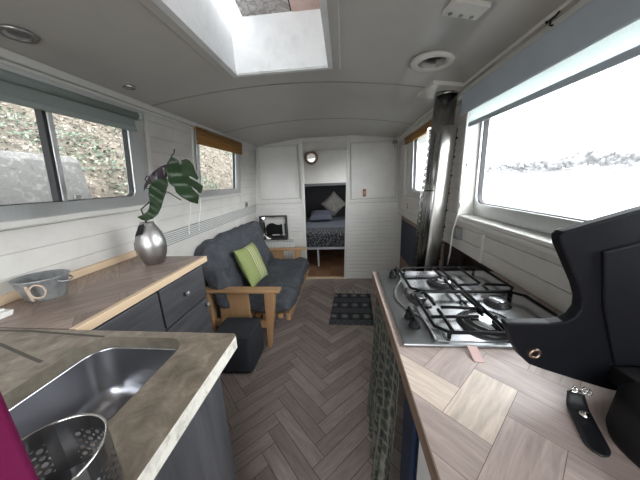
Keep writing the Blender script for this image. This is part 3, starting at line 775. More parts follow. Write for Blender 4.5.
# ------------------------------------------------------------------ gas hob
HB = thing('gas_hob', 'stainless steel four burner gas hob set into the right worktop', 'hob', (.41, .87, ZW))
mb = MB(); mb.box((.160, .598, ZW + .0005), (.668, 1.150, ZW + .010)); mb.build('tray', M['hobmatt'], HB, .004)
curve = [(.262, 1.142), (.258, 1.09), (.252, 1.04), (.228, .985), (.205, .93), (.196, .875), (.200, .83), (.216, .785), (.238, .745), (.250, .715), (.252, .67), (.252, .612)]
def cr(pts, m=6):
    out = []
    for i in range(len(pts) - 1):
        p0 = pts[max(i - 1, 0)]; p1 = pts[i]; p2 = pts[i + 1]; p3 = pts[min(i + 2, len(pts) - 1)]
        for k in range(m):
            t = k / m
            out.append(tuple(.5 * ((2 * b) + (c - a) * t + (2 * a - 5 * b + 4 * c - d) * t * t + (-a + 3 * b - 3 * c + d) * t ** 3) for a, b, c, d in zip(p0, p1, p2, p3)))
    out.append(tuple(pts[-1])); return out
cv = cr(curve)
poly = cv + [(.655, .612), (.655, 1.142)]
mb = MB().prism(poly, 2, ZW + .0095, ZW + .0125); orient(mb.build('burner_deck', M['hobsteel'], HB, .0015))
mb = MB().tube([(x, y, ZW + .0135) for x, y in cv], .0042, 8); mb.build('raised_edge', M['steel'], HB)
zt = ZW + .0125
burn = [(.415, .995, .047), (.282, .858, .036), (.535, .825, .032), (.43, .695, .062)]
for bx, by, r in burn:
    b = MB().lathe([(r * 1.35, 0), (r * 1.3, .003), (r * 1.06, .004), (r * 1.02, .012), (r * .9, .013), (0, .013)], (bx, by, zt), 36).build('burner', M['cerm'], HB)
    MB().lathe([(r * .84, 0), (r * .86, .004), (r * .78, .007), (r * .3, .008), (0, .008)], (bx, by, zt + .013), 32).build('burner_cap', M['hobsteel'], b)
    if r > .045: MB().ring((bx, by, zt + .0005), r * 1.22, r * 1.03, .013).build('burner_crown', M['cerm'], b)
for i, (kx, ky) in enumerate(((.222, 1.075), (.248, 1.112), (.212, .735), (.213, .683))):
    k = MB().lathe([(.017, 0), (.017, .004), (.0145, .006), (.0135, .022), (.011, .025), (0, .025)], (kx, ky, ZW + .010), 20).build('control_knob', M['blackmatt'], HB)
    MB().box((kx - .004, ky - .016, ZW + .024), (kx + .004, ky + .016, ZW + .042)).build('grip', M['blackmatt'], k, .002)
def grate(y0, y1, cells):
    zt2 = zt + .023; r = .0052
    mb = MB(); x0, x1 = .258, .636
    # outer rod: chamfered rectangle
    c = .03; P = [(x0 + c, y0), (x1 - c, y0), (x1, y0 + c), (x1, y1 - c), (x1 - c, y1), (x0 + c, y1), (x0, y1 - c), (x0, y0 + c)]
    mb.tube([(a, b, zt2) for a, b in P], r, 8, closed=True)
    for a, b in (P[0], P[1], P[4], P[5]): mb.tube([(a, b, zt2), (a, b, zt + .003)], r * 1.1, 8)
    xm = (x0 + x1) / 2
    mb.tube([(xm, y0, zt2), (xm, y1, zt2)], r, 8)
    for bx, by, br in cells:
        for dx, dy in ((1, 0), (-1, 0), (0, 1), (0, -1)):
            g = br * .42
            if dx > 0: e = xm if bx < xm else x1
            elif dx < 0: e = x0 if bx < xm else xm
            if dx: mb.tube([(bx + dx * g, by, zt2 + .004), (e, by, zt2)], r, 8)
            else: mb.tube([(bx, by + dy * g, zt2 + .004), (bx, y1 if dy > 0 else y0, zt2)], r, 8)
    return mb.build('pan_grate', M['castiron'], HB)
grate(.618, .872 - .003, [burn[3], (.30, .75, .036)])
grate(.876, 1.128, [burn[0], (.535, .93, .03)])
mb = MB()
mb.hexa([(.322, .548, ZW + .0005), (.345, .545, ZW + .0005), (.350, .592, ZW + .0105), (.326, .596, ZW + .0105), (.322, .548, ZW + .0015), (.345, .545, ZW + .0015), (.350, .592, ZW + .0118), (.326, .596, ZW + .0118)])
tag(mb.build('card_tag', M['pink']), 'small pink card tag at the front edge of the hob', 'tag')

# ------------------------------------------------------------------ black bracket panel in the right foreground
root = thing('black_bracket', 'large black angled panel with a bolt in the right foreground', 'bracket', (.56, .45, ZW))
yk = .45
op = [(.379, 1.268), (.386, 1.276), (.495, 1.311), (.66, 1.36), (.692, 1.36), (.692, .93), (.60, .930), (.53, .945), (.491, .957), (.402, .987), (.372, .999), (.352, 1.018), (.335, 1.045), (.322, 1.075), (.314, 1.092), (.330, 1.0935), (.395, 1.094), (.418, 1.098), (.434, 1.108), (.441, 1.125), (.439, 1.145), (.428, 1.172), (.384, 1.252)]
mb = MB().prism([(a, b) for a, b in op], 1, yk, yk + .022); orient(mb.build('panel', M['black'], root, .004))
mb = MB().prism([(.45, 1.24), (.66, 1.30), (.688, 1.30), (.688, 1.00), (.52, 1.01), (.475, 1.13)], 1, yk - .006, yk + .001); orient(mb.build('raised_plate', M['black'], root, .004))
b = MB().ring((.375, yk + .001, 1.028), .0115, .006, .006, (0, -1, 0), 20).build('bolt', M['bronze'], root)
MB().lathe([(.006, 0), (.006, .002), (0, .0025)], (.375, yk, 1.028), 16, axis=(0, -1, 0)).build('socket', M['blackmatt'], b)
MB().lathe([(.080, .0), (.083, .01), (.080, .075), (.065, .09), (0, .09)], (.535, .340, ZW + .0005), 36).build('foot', M['blackmatt'], root)
MB().box((.52, .40, ZW + .05), (.60, .452, ZW + .085)).build('foot_bracket', M['blackmatt'], root, .003)
root = thing('leather_strap', 'black leather strap with a silver stud lying on the worktop below the black panel', 'strap', (.44, .40, ZW))
def strap_pt(t, w, d):
    # t 0 at the ring .. 1 at the rounded end
    p0 = Vector((.457, .438, .948)); p1 = Vector((.452, .424, .9275)); p2 = Vector((.415, .338, .9235))
    c = (p0 + (p1 - p0) * (t / .18)) if t < .18 else (p1 + (p2 - p1) * ((t - .18) / .82))
    ax = Vector((.92, -.39, 0)); hw = .0165 if t < .82 else .0165 * math.sqrt(max(0.02, 1 - ((t - .82) / .18) ** 2))
    if t < .2: hw = .0125 + .004 * t / .2
    return c + ax * hw * w + Vector((0, 0, d))
mb = MB().grid(lambda u, v: strap_pt(v, u * 2 - 1, 0), 4, 26)
orient(mb.build('strap', M['leather'], root, 0, .003))
sp = strap_pt(.36, .1, .002)
MB().lathe([(.0075, 0), (.0085, .003), (.006, .008), (0, .009)], sp, 20).build('stud', M['chrome'], root)
mb = MB()
for k, (dx, dz) in enumerate(((-.006, .004), (.012, .002), (.021, -.002))):
    c = Vector((.456 + dx, .437, .953 + dz)); mb.tube([c + Vector((.006 * math.cos(a), .002 * math.sin(a * 2), .006 * math.sin(a))) for a in [2 * PI * i / 14 for i in range(14)]], .0018, 8, closed=True)
mb.build('snap_ring', M['chrome'], root)

# ------------------------------------------------------------------ sink counter (left foreground)
ZS = 1.0
CT = thing('sink_counter', 'mottled concrete sink counter with pale edge in the left foreground', 'counter', (-.75, .1, ZS))
SX0, SX1, SY0, SY1 = -.665, -.402, .06, .505
def hole_outline(x0, x1, y0, y1, r, n=7):
    pts = []
    for cx, cy, a0 in ((x1 - r, y0 + r, -PI / 2), (x1 - r, y1 - r, 0), (x0 + r, y1 - r, PI / 2), (x0 + r, y0 + r, PI)):
        for k in range(n + 1):
            a = a0 + PI / 2 * k / n; pts.append((cx + r * math.cos(a), cy + r * math.sin(a)))
    return pts
ho = hole_outline(SX0, SX1, SY0, SY1, .05)
outer = [(-1.205, -.45), (-.283, -.45), (-.283, .520), (-.291, .530), (-1.205, .530)]
def plate(mb, outer, hole, z0, z1, mi_top=0, mi_side=0, mi_hole=0):
    no, nh = len(outer), len(hole)
    pts = [Vector(p) for p in outer + hole]
    ed = [(i, (i + 1) % no) for i in range(no)] + [(no + i, no + (i + 1) % nh) for i in range(nh)]
    vs, es, fs, *_ = delaunay_2d_cdt(pts, ed, [], 0, 1e-6)
    def inside(c, P):
        k = False
        for i in range(len(P)):
            a, b = P[i - 1], P[i]
            if (a[1] > c[1]) != (b[1] > c[1]) and c[0] < (b[0] - a[0]) * (c[1] - a[1]) / (b[1] - a[1]) + a[0]: k = not k
        return k
    fs = [f for f in fs if (lambda c: inside(c, outer) and not inside(c, hole))((sum(vs[i].x for i in f) / len(f), sum(vs[i].y for i in f) / len(f)))]
    mb.add([(v.x, v.y, z1) for v in vs], fs, mi_top); mb.add([(v.x, v.y, z0) for v in vs], [tuple(reversed(f)) for f in fs], mi_top)
    for P, m in ((outer, mi_side), (hole, mi_hole)):
        n = len(P); o = len(mb.v)
        mb.v += [Vector((p[0], p[1], z0)) for p in P] + [Vector((p[0], p[1], z1)) for p in P]
        for i in range(n):
            j = (i + 1) % n; mb.f.append((o + i, o + j, o + n + j, o + n + i)); mb.mi.append(m); mb.sm.append(False)
    return mb
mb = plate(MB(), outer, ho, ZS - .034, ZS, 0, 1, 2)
o = mb.build('slab', [M['concrete'], M['conc_edge'], M['conc_inner_shade']], CT)
bm = bmesh.new(); bm.from_mesh(o.data); bmesh.ops.remove_doubles(bm, verts=bm.verts[:], dist=1e-5); bmesh.ops.recalc_face_normals(bm, faces=bm.faces[:]); bm.to_mesh(o.data); bm.free()
# drainer grooves beside the bowl, drawn as flat dark strips on the top
mb = MB()
def groove(pts, w):
    for a, b in zip(pts, pts[1:]):
        a, b = Vector((*a, 0)), Vector((*b, 0)); d = (b - a).normalized(); nrm = Vector((-d.y, d.x, 0)) * w / 2
        q = [a - nrm, b - nrm, b + nrm, a + nrm]
        mb.add([(p.x, p.y, ZS + .0004) for p in q], [(0, 1, 2, 3)])
groove([(-1.15, .546 - .03), (-.90, .520), (-.70, .507), (-.64, .503)], .008)
groove([(-1.15, .50), (-.90, .463), (-.735, .417), (-.70, .408)], .008)
groove([(-1.15, .40), (-.90, .36), (-.70, .32)], .008)
mb.build('drainer_groove', M['groove'], CT)
# bowl
BW = thing('sink_bowl', 'undermounted stainless steel sink bowl in the concrete counter', 'sink', (-.53, .28, ZS - .19))
mb = MB(); lev = [(-.004, 0, -.036), (-.004, 0, -.040), (-.001, .0, -.06), (.006, 0, -.14), (.014, .0, -.165), (.03, 0, -.178), (.06, 0, -.182)]
rings = []
for e, _, z in lev:
    rings.append([(p[0], p[1], ZS + z) for p in hole_outline(SX0 + e, SX1 - e, SY0 + e, SY1 - e, max(.02, .05 - e * .3))])
o = len(mb.v); n = len(rings[0])
rings.insert(0, [(p[0], p[1], ZS - .0355) for p in hole_outline(SX0 - .02, SX1 + .02, SY0 - .02, SY1 + .02, .06)])
for r in rings: mb.v += [Vector(p) for p in r]
for i in range(len(rings) - 1):
    for k in range(n):
        l = (k + 1) % n; mb.f.append((o + i * n + k, o + i * n + l, o + (i + 1) * n + l, o + (i + 1) * n + k)); mb.mi.append(0); mb.sm.append(True)
mb.f.append(tuple(o + (len(rings) - 1) * n + k for k in range(n))); mb.mi.append(0); mb.sm.append(True)
mb.build('bowl', M['sinksteel'], BW, 0, .0012, 0)
MB().lathe([(.034, 0), (.034, .003), (.026, .002), (.02, -.0005), (0, -.0005)], (-.535, .16, ZS - .182), 28).build('waste', M['chrome'], BW)
# cabinet below the sink counter
root = thing('sink_cabinet', 'charcoal wood cabinet under the concrete sink counter', 'cabinet', (-.75, .1, 0))
mb = MB(); mb.box((-1.20, -.44, .0), (-.325, .47, .78)); mb.box((-.345, -.44, .78), (-.325, .47, ZS - .0345)); mb.build('carcass', M['char_v'], root, .002)
for y0, y1 in ((-.43, .02), (.03, .462)):
    dd = MB().box((-.3245, y0, .09), (-.306, y1, ZS - .045)).build('door', M['char_v'], root, .003)
    yk2 = .05 if y0 > 0 else -.02
    MB().lathe([(.006, 0), (.006, .014), (.013, .018), (.013, .026), (0, .028)], (-.306, yk2, .72), 18, axis=(1, 0, 0)).build('knob', M['zinc'], dd)
# perforated cutlery drainer, standing in the bowl
CX, CY, CR, CZ0, CH = -.348, .172, .0585, ZS + .0008, .082
root = thing('cutlery_drainer', 'perforated stainless steel cutlery drainer on the counter rim in front of the sink', 'drainer', (CX, CY, CZ0))
mb = MB(); nc, nr = 30, 7; cw = 2 * PI / nc; ch = CH / nr
def cyl(a, z):
    r = CR; return Vector((CX + r * math.cos(a), CY + r * math.sin(a), CZ0 + z))
for i in range(nc):
    for j in range(nr):
        a0 = i * cw; z0 = j * ch; ac = a0 + cw / 2; zc0 = z0 + ch / 2
        if 1 <= j <= nr - 3 and (i % 6) < 4:
            k = 12; o = len(mb.v); outr = []; inn = []
            for q in range(k):
                t = 2 * PI * q / k; c_, s_ = math.cos(t), math.sin(t); m_ = max(abs(c_), abs(s_))
                outr.append(cyl(ac + cw / 2 * c_ / m_, zc0 + ch / 2 * s_ / m_)); inn.append(cyl(ac + .0033 / CR * c_, zc0 + .0033 * s_))
            mb.v += outr + inn
            for q in range(k):
                l = (q + 1) % k; mb.f.append((o + q, o + l, o + k + l, o + k + q)); mb.mi.append(0); mb.sm.append(False)
        else:
            mb.add([cyl(a0, z0), cyl(a0 + cw, z0), cyl(a0 + cw, z0 + ch), cyl(a0, z0 + ch)], [(0, 1, 2, 3)], 0, False)
mb.build('perforated_wall', M['drainer'], root, 0, .0012, 0, 1)
MB().lathe([(CR, 0), (CR, .002), (0, .002)], (CX, CY, CZ0), 44).build('base', M['steel'], root)
MB().tube([(CX + CR * math.cos(a), CY + CR * math.sin(a), CZ0 + CH) for a in [2 * PI * k / 44 for k in range(44)]], .0016, 8, closed=True).build('rim', M['chrome'], root)
# magenta board at the left edge
root = thing('board', 'magenta upright board standing on the counter at the very left edge', 'board', (-.315, .11, ZS))
fp = [(-.285, .135), (-.335, .072), (-.342, .078), (-.292, .141)]
MB().prism(fp, 2, ZS + .0003, ZS + .262).build('panel', M['magenta'], root, .002)
MB().prism([(-.286, .1345), (-.333, .075), (-.340, .081), (-.293, .1395)], 2, ZS + .262, ZS + .268).build('top_edge', M['magenta'], root, .001)

# white corner of a dish
root = thing('soap_dish', 'small white dish at the left edge on the dresser beside the zinc bucket', 'dish', (-1.10, .58, ZS))
MB().hexa([(-1.17, .552, ZS + .001), (-1.068, .552, ZS + .001), (-1.068, .60, ZS + .001), (-1.17, .60, ZS + .001), (-1.175, .548, ZS + .02), (-1.063, .548, ZS + .02), (-1.063, .604, ZS + .02), (-1.175, .604, ZS + .02)]).build('dish', M['plastic'], root, .003)
MB().box((-1.16, .556, ZS + .0201), (-1.08, .595, ZS + .028)).build('soap', M['plastic'], root, .004)

# ------------------------------------------------------------------ dresser with wooden top
DX1, DY1 = -.765, 1.215
root = thing('dresser', 'charcoal drawer dresser with a plank top under the large left window', 'dresser', (-.98, .85, 0))
mb = herring(MB(), -1.212, DX1 - .0215, .534, DY1, ZS, .33, .11, -1.0, .60, .0006)
mb.box((-1.2119, .5345, ZS - .029), (DX1 - .022, DY1 - .0005, ZS - .0006), 1)
mb.build('worktop', [M['dt'], M['wt_joint']], root)
MB().box((DX1 - .0215, .534, ZS - .030), (DX1, DY1, ZS + .0004)).build('front_edging', M['pale'], root, .002)
mb = MB().box((-1.213, .534, ZS + .0005), (-1.197, DY1 + .01, ZS + .034)); mb.build('upstand', M['pale'], root, .002)
MB().box((-1.20, .55, .0), (DX1 - .035, DY1 - .02, ZS - .0295)).build('carcass', M['char_v'], root, .002)
FX = DX1 - .035
def front(y0, y1, z0, z1, nm): return MB().box((FX, y0, z0), (FX + .018, y1, z1)).build(nm, M['char'], root, .003)
def knob(p, y, z): return MB().lathe([(.005, 0), (.005, .012), (.012, .016), (.0125, .022), (.007, .027), (0, .028)], (FX + .018, y, z), 18, axis=(1, 0, 0)).build('knob', M['zinc'], p)
dr1 = front(.865, 1.185, .775, ZS - .045, 'drawer'); knob(dr1, 1.01, .875)
dr2 = front(.865, 1.185, .10, .765, 'door'); knob(dr2, 1.155, .735)
dr3 = front(.56, .855, .10, ZS - .045, 'door'); knob(dr3, .585, .735)

# zinc bucket
bx, by, bz = -1.112, .725, ZS + .0005
root = thing('zinc_bucket', 'oval galvanised zinc bucket with a card tag on the dresser', 'bucket', (bx, by, bz))
rot = math.radians(8)
def oval(rx, ry, z, n=40):
    out = []
    for k in range(n):
        a = 2 * PI * k / n; x = rx * math.cos(a); y = ry * math.sin(a)
        out.append((bx + x * math.cos(rot) - y * math.sin(rot), by + x * math.sin(rot) + y * math.cos(rot), bz + z))
    return out
mb = MB(); rg = [oval(.0001, .0001, 0), oval(.056, .045, 0), oval(.060, .048, .004), oval(.079, .066, .078), oval(.081, .068, .082), oval(.078, .065, .082), oval(.058, .046, .007), oval(.0001, .0001, .006)]
o = 0; n = 40
for r in rg: mb.v += [Vector(p) for p in r]
for i in range(len(rg) - 1):
    for k in range(n):
        l = (k + 1) % n; mb.f.append((i * n + k, i * n + l, (i + 1) * n + l, (i + 1) * n + k)); mb.mi.append(0); mb.sm.append(True)
mb.build('tub', M['zinc'], root)
MB().tube(oval(.0805, .0675, .081), .0026, 8, closed=True).build('rolled_rim', M['zinc'], root)
hx, hy = bx + .079 * math.cos(rot), by + .079 * math.sin(rot)
MB().tube([(hx - .002, hy - .022, bz + .072), (hx + .012, hy - .020, bz + .066), (hx + .018, hy, bz + .060), (hx + .012, hy + .020, bz + .066), (hx - .002, hy + .022, bz + .072)], .0028, 8).build('handle', M['zinc'], root)
hx, hy = bx - .079 * math.cos(rot), by - .079 * math.sin(rot)
MB().tube([(hx + .002, hy - .022, bz + .072), (hx - .010, hy - .020, bz + .066), (hx - .014, hy, bz + .060), (hx - .010, hy + .020, bz + .066), (hx + .002, hy + .022, bz + .072)], .0028, 8).build('handle', M['zinc'], root)
tg = thing('twine_tag', 'brown twine tag tied to the right end of the zinc bucket', 'tag', (bx + .06, by - .07, bz + .05))
tx, ty = bx + .046, by - .058
MB().hexa([(tx - .012, ty - .010, bz + .014), (tx - .004, ty - .008, bz + .014), (tx - .004, ty - .005, bz + .014), (tx - .012, ty - .007, bz + .014), (tx - .014, ty - .016, bz + .072), (tx - .005, ty - .014, bz + .072), (tx - .005, ty - .011, bz + .072), (tx - .014, ty - .013, bz + .072)]).build('strip', M['twine'], tg, .0008)
MB().tube([(tx + .016 + .018 * math.cos(a), ty - .004 + .010 * math.cos(a), bz + .050 + .024 * math.sin(a)) for a in [2 * PI * k / 16 for k in range(16)]], .0032, 8, closed=True).build('twine_loop', M['twine'], tg)

# vase with monstera leaves
vx, vy = -.985, 1.105
root = thing('silver_vase', 'brushed silver vase with monstera leaves on the far end of the dresser', 'vase', (vx, vy, ZS + .0005))
prof = [(0, 0), (.040, 0), (.045, .004), (.060, .045), (.068, .09), (.067, .115), (.056, .16), (.040, .19), (.031, .208), (.030, .214), (.027, .214), (.028, .205), (.0, .200)]
MB().lathe(prof, (vx, vy, ZS + .0005), 44).build('body', M['silver'], root)
tg = MB().hexa([(vx - .014, vy - .070, ZS + .155), (vx + .016, vy - .066, ZS + .168), (vx + .016, vy - .063, ZS + .168), (vx - .014, vy - .067, ZS + .155), (vx - .004, vy - .050, ZS + .205), (vx + .026, vy - .046, ZS + .216), (vx + .026, vy - .043, ZS + .216), (vx - .004, vy - .047, ZS + .205)])
tg.build('slate_tag', M['blackmatt'], root, .001)
PL = thing('monstera_leaves', 'cut monstera leaves and stems in the silver vase', 'plant', (vx, vy, ZS + .18))
def leafmesh(name, outline, depth, mat, step=.012, y0=1.12, par=PL):
    P = [Vector(p) for p in outline]; n = len(P)
    x0 = min(p.x for p in P); x1 = max(p.x for p in P); z0 = min(p.y for p in P); z1 = max(p.y for p in P)
    def inside(c):
        k = False
        for i in range(n):
            a, b = P[i - 1], P[i]
            if (a.y > c[1]) != (b.y > c[1]) and c[0] < (b.x - a.x) * (c[1] - a.y) / (b.y - a.y) + a.x: k = not k
        return k
    pts = list(P); x = x0
    while x < x1:
        z = z0
        while z < z1:
            if inside((x, z)) and min((Vector((x, z)) - p).length for p in P) > step * .45: pts.append(Vector((x, z)))
            z += step
        x += step
    vs, es, fs, *_ = delaunay_2d_cdt(pts, [(i, (i + 1) % n) for i in range(n)], [], 0, 1e-6)
    fs = [f for f in fs if inside((sum(vs[i].x for i in f) / len(f), sum(vs[i].y for i in f) / len(f)))]
    mb = MB()
    def at(v):
        k = (y0 + depth(v.x, v.y)) / y0; return (v.x * k, y0 * k, 1.38 + (v.y - 1.38) * k)
    mb.add([at(v) for v in vs], fs, 0, True)
    return mb.build(name, mat, par, 0, .0012)
bigleaf = [(-0.803, 1.518), (-0.779, 1.510), (-0.769, 1.498), (-0.765, 1.480), (-0.753, 1.489), (-0.756, 1.500), (-0.730, 1.506), (-0.712, 1.496), (-0.700, 1.477), (-0.694, 1.445), (-0.683, 1.417), (-0.692, 1.408), (-0.715, 1.423), (-0.734, 1.431), (-0.726, 1.419), (-0.694, 1.399), (-0.667, 1.380), (-0.676, 1.356), (-0.688, 1.345), (-0.710, 1.367), (-0.728, 1.382), (-0.722, 1.368), (-0.703, 1.348), (-0.694, 1.338), (-0.707, 1.295), (-0.746, 1.306), (-0.779, 1.327), (-0.793, 1.337), (-0.810, 1.357), (-0.815, 1.381), (-0.833, 1.395), (-0.841, 1.410), (-0.837, 1.452), (-0.829, 1.492)]
def d1(x, z):
    return -.07 - .30 * abs((x + .755) * .9 + (z - 1.42) * .3) + .010 * math.sin(z * 60)
def d1_unused(x, z):
    m = (x + .80) * .55 + (z - 1.42) * -.2
    return -.10 - .25 * abs((x + .745) * .9 + (z - 1.45) * .35) + .012 * math.sin(z * 60) + .02 * m
leafmesh('leaf', bigleaf, d1, M['leaf'])
low = [(-0.843, 1.424), (-0.843, 1.396), (-0.862, 1.358), (-0.886, 1.316), (-0.904, 1.282), (-0.927, 1.252), (-0.959, 1.230), (-0.994, 1.219), (-1.021, 1.224), (-1.044, 1.240), (-1.021, 1.247), (-0.991, 1.259), (-0.970, 1.279), (-0.957, 1.313), (-0.956, 1.352), (-0.945, 1.386), (-0.924, 1.409), (-0.879, 1.425)]
leafmesh('leaf', low, lambda x, z: -.05 - .3 * abs((x + .93) * .8 - (z - 1.33) * .45) + .012 * math.sin(z * 55 + x * 40), M['leaf'])
dark = [(-0.825, 1.488), (-0.825, 1.460), (-0.842, 1.429), (-0.866, 1.411), (-0.894, 1.403), (-0.926, 1.399), (-0.948, 1.398), (-0.962, 1.381), (-0.972, 1.372), (-0.979, 1.365), (-0.971, 1.391), (-0.955, 1.414), (-0.927, 1.442), (-0.896, 1.463), (-0.862, 1.480)]
leafmesh('leaf_underside', dark, lambda x, z: -.02 + .25 * abs((x + .89) * .6 - (z - 1.43) * .5) + .008 * math.sin(x * 90), M['leaf_dark'])
MB().tube([(-0.777, 1.080, 1.500), (-0.771, 1.080, 1.517), (-0.757, 1.080, 1.529), (-0.751, 1.080, 1.546)], 0.0028, 8).build('leaf_stem', M['stem'], PL)
MB().tube([(vx, vy, ZS + .205), (vx - .005, vy - .01, ZS + .28), (-0.896, 1.100, 1.346), (-0.856, 1.110, 1.424), (-0.784, 1.080, 1.492)], .0038, 8).build('leaf_stem', M['stem'], PL)
MB().tube([(vx, vy, ZS + .205), (vx - .01, vy, ZS + .25), (-0.904, 1.090, 1.295), (-0.859, 1.090, 1.360), (-0.820, 1.080, 1.409)], .0035, 8).build('leaf_stem', M['stem'], PL)
MB().tube([(-0.945, 1.100, 1.381), (-0.897, 1.100, 1.365), (-0.836, 1.100, 1.358), (-0.793, 1.090, 1.334), (-0.763, 1.080, 1.320)], 0.0026, 8).build('leaf_stem', M['stem'], PL)
MB().tube([(-0.930, 1.100, 1.400), (-0.941, 1.100, 1.423), (-0.927, 1.100, 1.437), (-0.904, 1.100, 1.426)], 0.0026, 8).build('leaf_stem', M['leaf_dark'], PL)

# ------------------------------------------------------------------ futon sofa
SF = thing('futon_sofa', 'wooden two seat futon sofa with slate grey mattress along the left side', 'sofa', (-.85, 2.37, 0))
def softbox(a, b, r, n=(10, 10, 6), wr=.012, seed=0, xf=None, freq=9):
    """rounded, wrinkled pad between two corners"""
    mb = MB(); bm = bmesh.new()
    a, b = Vector(a), Vector(b); c = (a + b) / 2; h = (b - a) / 2
    faces = []
    idx = {}
    def vert(i, j, k):
        key = (i, j, k)
        if key not in idx:
            p = Vector((-1 + 2 * i / n[0], -1 + 2 * j / n[1], -1 + 2 * k / n[2]))
            q = Vector((p.x * h.x, p.y * h.y, p.z * h.z)); inn = Vector([max(-(h[t] - r), min(h[t] - r, q[t])) for t in range(3)])
            d = q - inn
            if d.length > 1e-9: q = inn + d.normalized() * min(r, d.length)
            nv = Vector((q.x / h.x, q.y / h.y, q.z / h.z)); nz = noise.noise(Vector((q.x * freq + seed, q.y * freq, q.z * freq))) + .5 * noise.noise(Vector((q.x * freq * 2.3, q.y * freq * 2.3 + seed, q.z * freq * 2.3)))
            q = q + nv * nz * wr
            q = c + q
            if xf: q = xf(q)
            idx[key] = bm.verts.new(q)
        return idx[key]
    for ax in range(3):
        u, v = [t for t in range(3) if t != ax]
        for side_ in (0, n[ax]):
            for i in range(n[u]):
                for j in range(n[v]):
                    q = []
                    for di, dj in ((0, 0), (1, 0), (1, 1), (0, 1)):
                        t = [0, 0, 0]; t[ax] = side_; t[u] = i + di; t[v] = j + dj; q.append(vert(*t))
                    bm.faces.new(q)
    bmesh.ops.recalc_face_normals(bm, faces=bm.faces[:]); bm.verts.index_update()
    mb.add([v.co.copy() for v in bm.verts], [[v.index for v in f.verts] for f in bm.faces], 0, True); bm.free()
    return mb
SZ = .41
def seatx(q):
    q = q.copy(); q.z += .025 * math.sin((q.y - 1.8) * 2.8) * 0 + .012 * math.sin(q.y * 21 + q.x * 8) * max(0, min(1, (q.z - .3) / .1)); return q
seat = softbox((-1.02, 1.80, .285), (-.455, 2.945, .43), .05, (14, 26, 5), .024, 3, seatx).build('seat_mattress', M['futon'], SF, sub=1)
def backx(q):   # lean the back pad against the cabin side
    t = (q.z - .40) / .5; q = q.copy(); q.x -= .16 * t; q.x += .012 * math.sin(q.y * 23 + q.z * 9)
    if q.z > .6: q.z -= .05 * abs((q.y - 2.45) / .75) ** 3
    return q
softbox((-1.10, 1.73, .36), (-.93, 3.02, .92), .07, (5, 26, 14), .034, 8, backx).build('back_mattress', M['futon'], SF, sub=1)
def arm(y, far):
    r = MB().box((-1.19, y - .045, .515), (-.495 if far else -.525, y + .045, .541)); r.build('armrest', M['oak'], SF, .008)
    mb = MB().hexa([(-.672, y - .03, 0), (-.635, y - .03, 0), (-.635, y + .02, 0), (-.672, y + .02, 0), (-.655, y - .035, .515), (-.565, y - .035, .515), (-.565, y + .03, .515), (-.655, y + .03, .515)])
    mb.build('front_leg', M['oak_v'], SF, .006)
    MB().box((-1.175, y - .03, 0), (-1.12, y + .03, .515)).build('rear_leg', M['oak_v'], SF, .006)
    MB().box((-1.06, y - .012, .24), (-.80, y + .012, .515)).build('arm_panel', M['oak_v'], SF, .003)
    MB().box((-1.12, y - .018, .185), (-.505 if far else -.66, y + .018, .255)).build('side_rail', M['oak'], SF, .004)
arm(1.765, False); arm(2.985, True)
MB().box((-.505, 1.81, .222), (-.468, 2.955, .288)).build('front_rail', M['oak_y'], SF, .005)
MB().box((-1.10, 1.80, .195), (-1.07, 2.95, .262)).build('rear_rail', M['oak_y'], SF, .005)
for k in range(8):
    x = -1.03 + k * .068; MB().box((x - .02, 1.80, .250), (x + .02, 2.95, .284)).build('seat_slat', M['oak_y'], SF, .002)
# green cushion
cc = Vector((-.890, 2.135, .625)); e1 = Vector((.054, .998, -.043)).normalized()
nn = Vector((.923, -.033, .384)); nn = (nn - e1 * nn.dot(e1)).normalized(); e2 = nn.cross(e1).normalized()
mb = MB(); hs = .192
def cu(sd):
    def f(u, v):
        a, b = u * 2 - 1, v * 2 - 1; k = (1 - a ** 4) * (1 - b ** 4)
        pin = 1 - .07 * (1 - abs(a) ** 2) * abs(b) ** 6 
        pin2 = 1 - .07 * (1 - abs(b) ** 2) * abs(a) ** 6
        w = .055 * max(0, k) ** .6 + .004 * math.sin(a * 7 + b * 3)
        return cc + e1 * hs * a * pin2 + e2 * hs * b * pin + nn * (w * sd)
    return f
mb.grid(cu(1), 20, 20, uv=True); mb.grid(cu(-1), 20, 20, uv=True)
mb.origin = cc
tag(mb.build('scatter_cushion', M['cushion']), 'green striped square cushion leaning on the futon sofa', 'cushion')

# pouf
root = thing('pouf', 'dark charcoal cube pouf in front of the sofa arm', 'pouf', (-.83, 1.56, 0))
PX0, PX1, PY0, PY1, PZ = -.985, -.685, 1.43, 1.71, .315
softbox((PX0, PY0, .002), (PX1, PY1, PZ - .012), .018, (8, 8, 8), .003, 5).build('body', M['pouf'], root, sub=1)
softbox((PX0 - .002, PY0 - .002, PZ - .03), (PX1 + .002, PY1 + .002, PZ), .014, (8, 8, 4), .002, 6).build('lid', M['pouf'], root, sub=1)
# rug
root = thing('rug', 'dark patterned woven rug with white fringe before the bedroom doorway', 'rug', (.05, 2.42, 0))
mb = MB().grid(lambda u, v: (-.165 + .44 * u + .035 * v, 2.09 + .67 * v, .005 + .002 * math.sin(v * 20 + u * 3)), 12, 18)
mb.build('weave', M['rug'], root, 0, .005, 0, -1)
mb = MB()
for k in range(11):
    x = -.12 + k * .042; ph = random.random() * 6
    mb.tube([(x + .012 * math.sin(ph + t * 1.3) * min(1, t), 2.76 + .034 * t, .006 if t else .008) for t in range(6)], .0045, 6)
    if k % 2 == 0: mb.tube([(x + .02 + .012 * math.cos(ph + t) * min(1, t), 2.76 + .028 * t, .0065) for t in range(5)], .004, 6)
mb.build('fringe', M['fringe'], root)

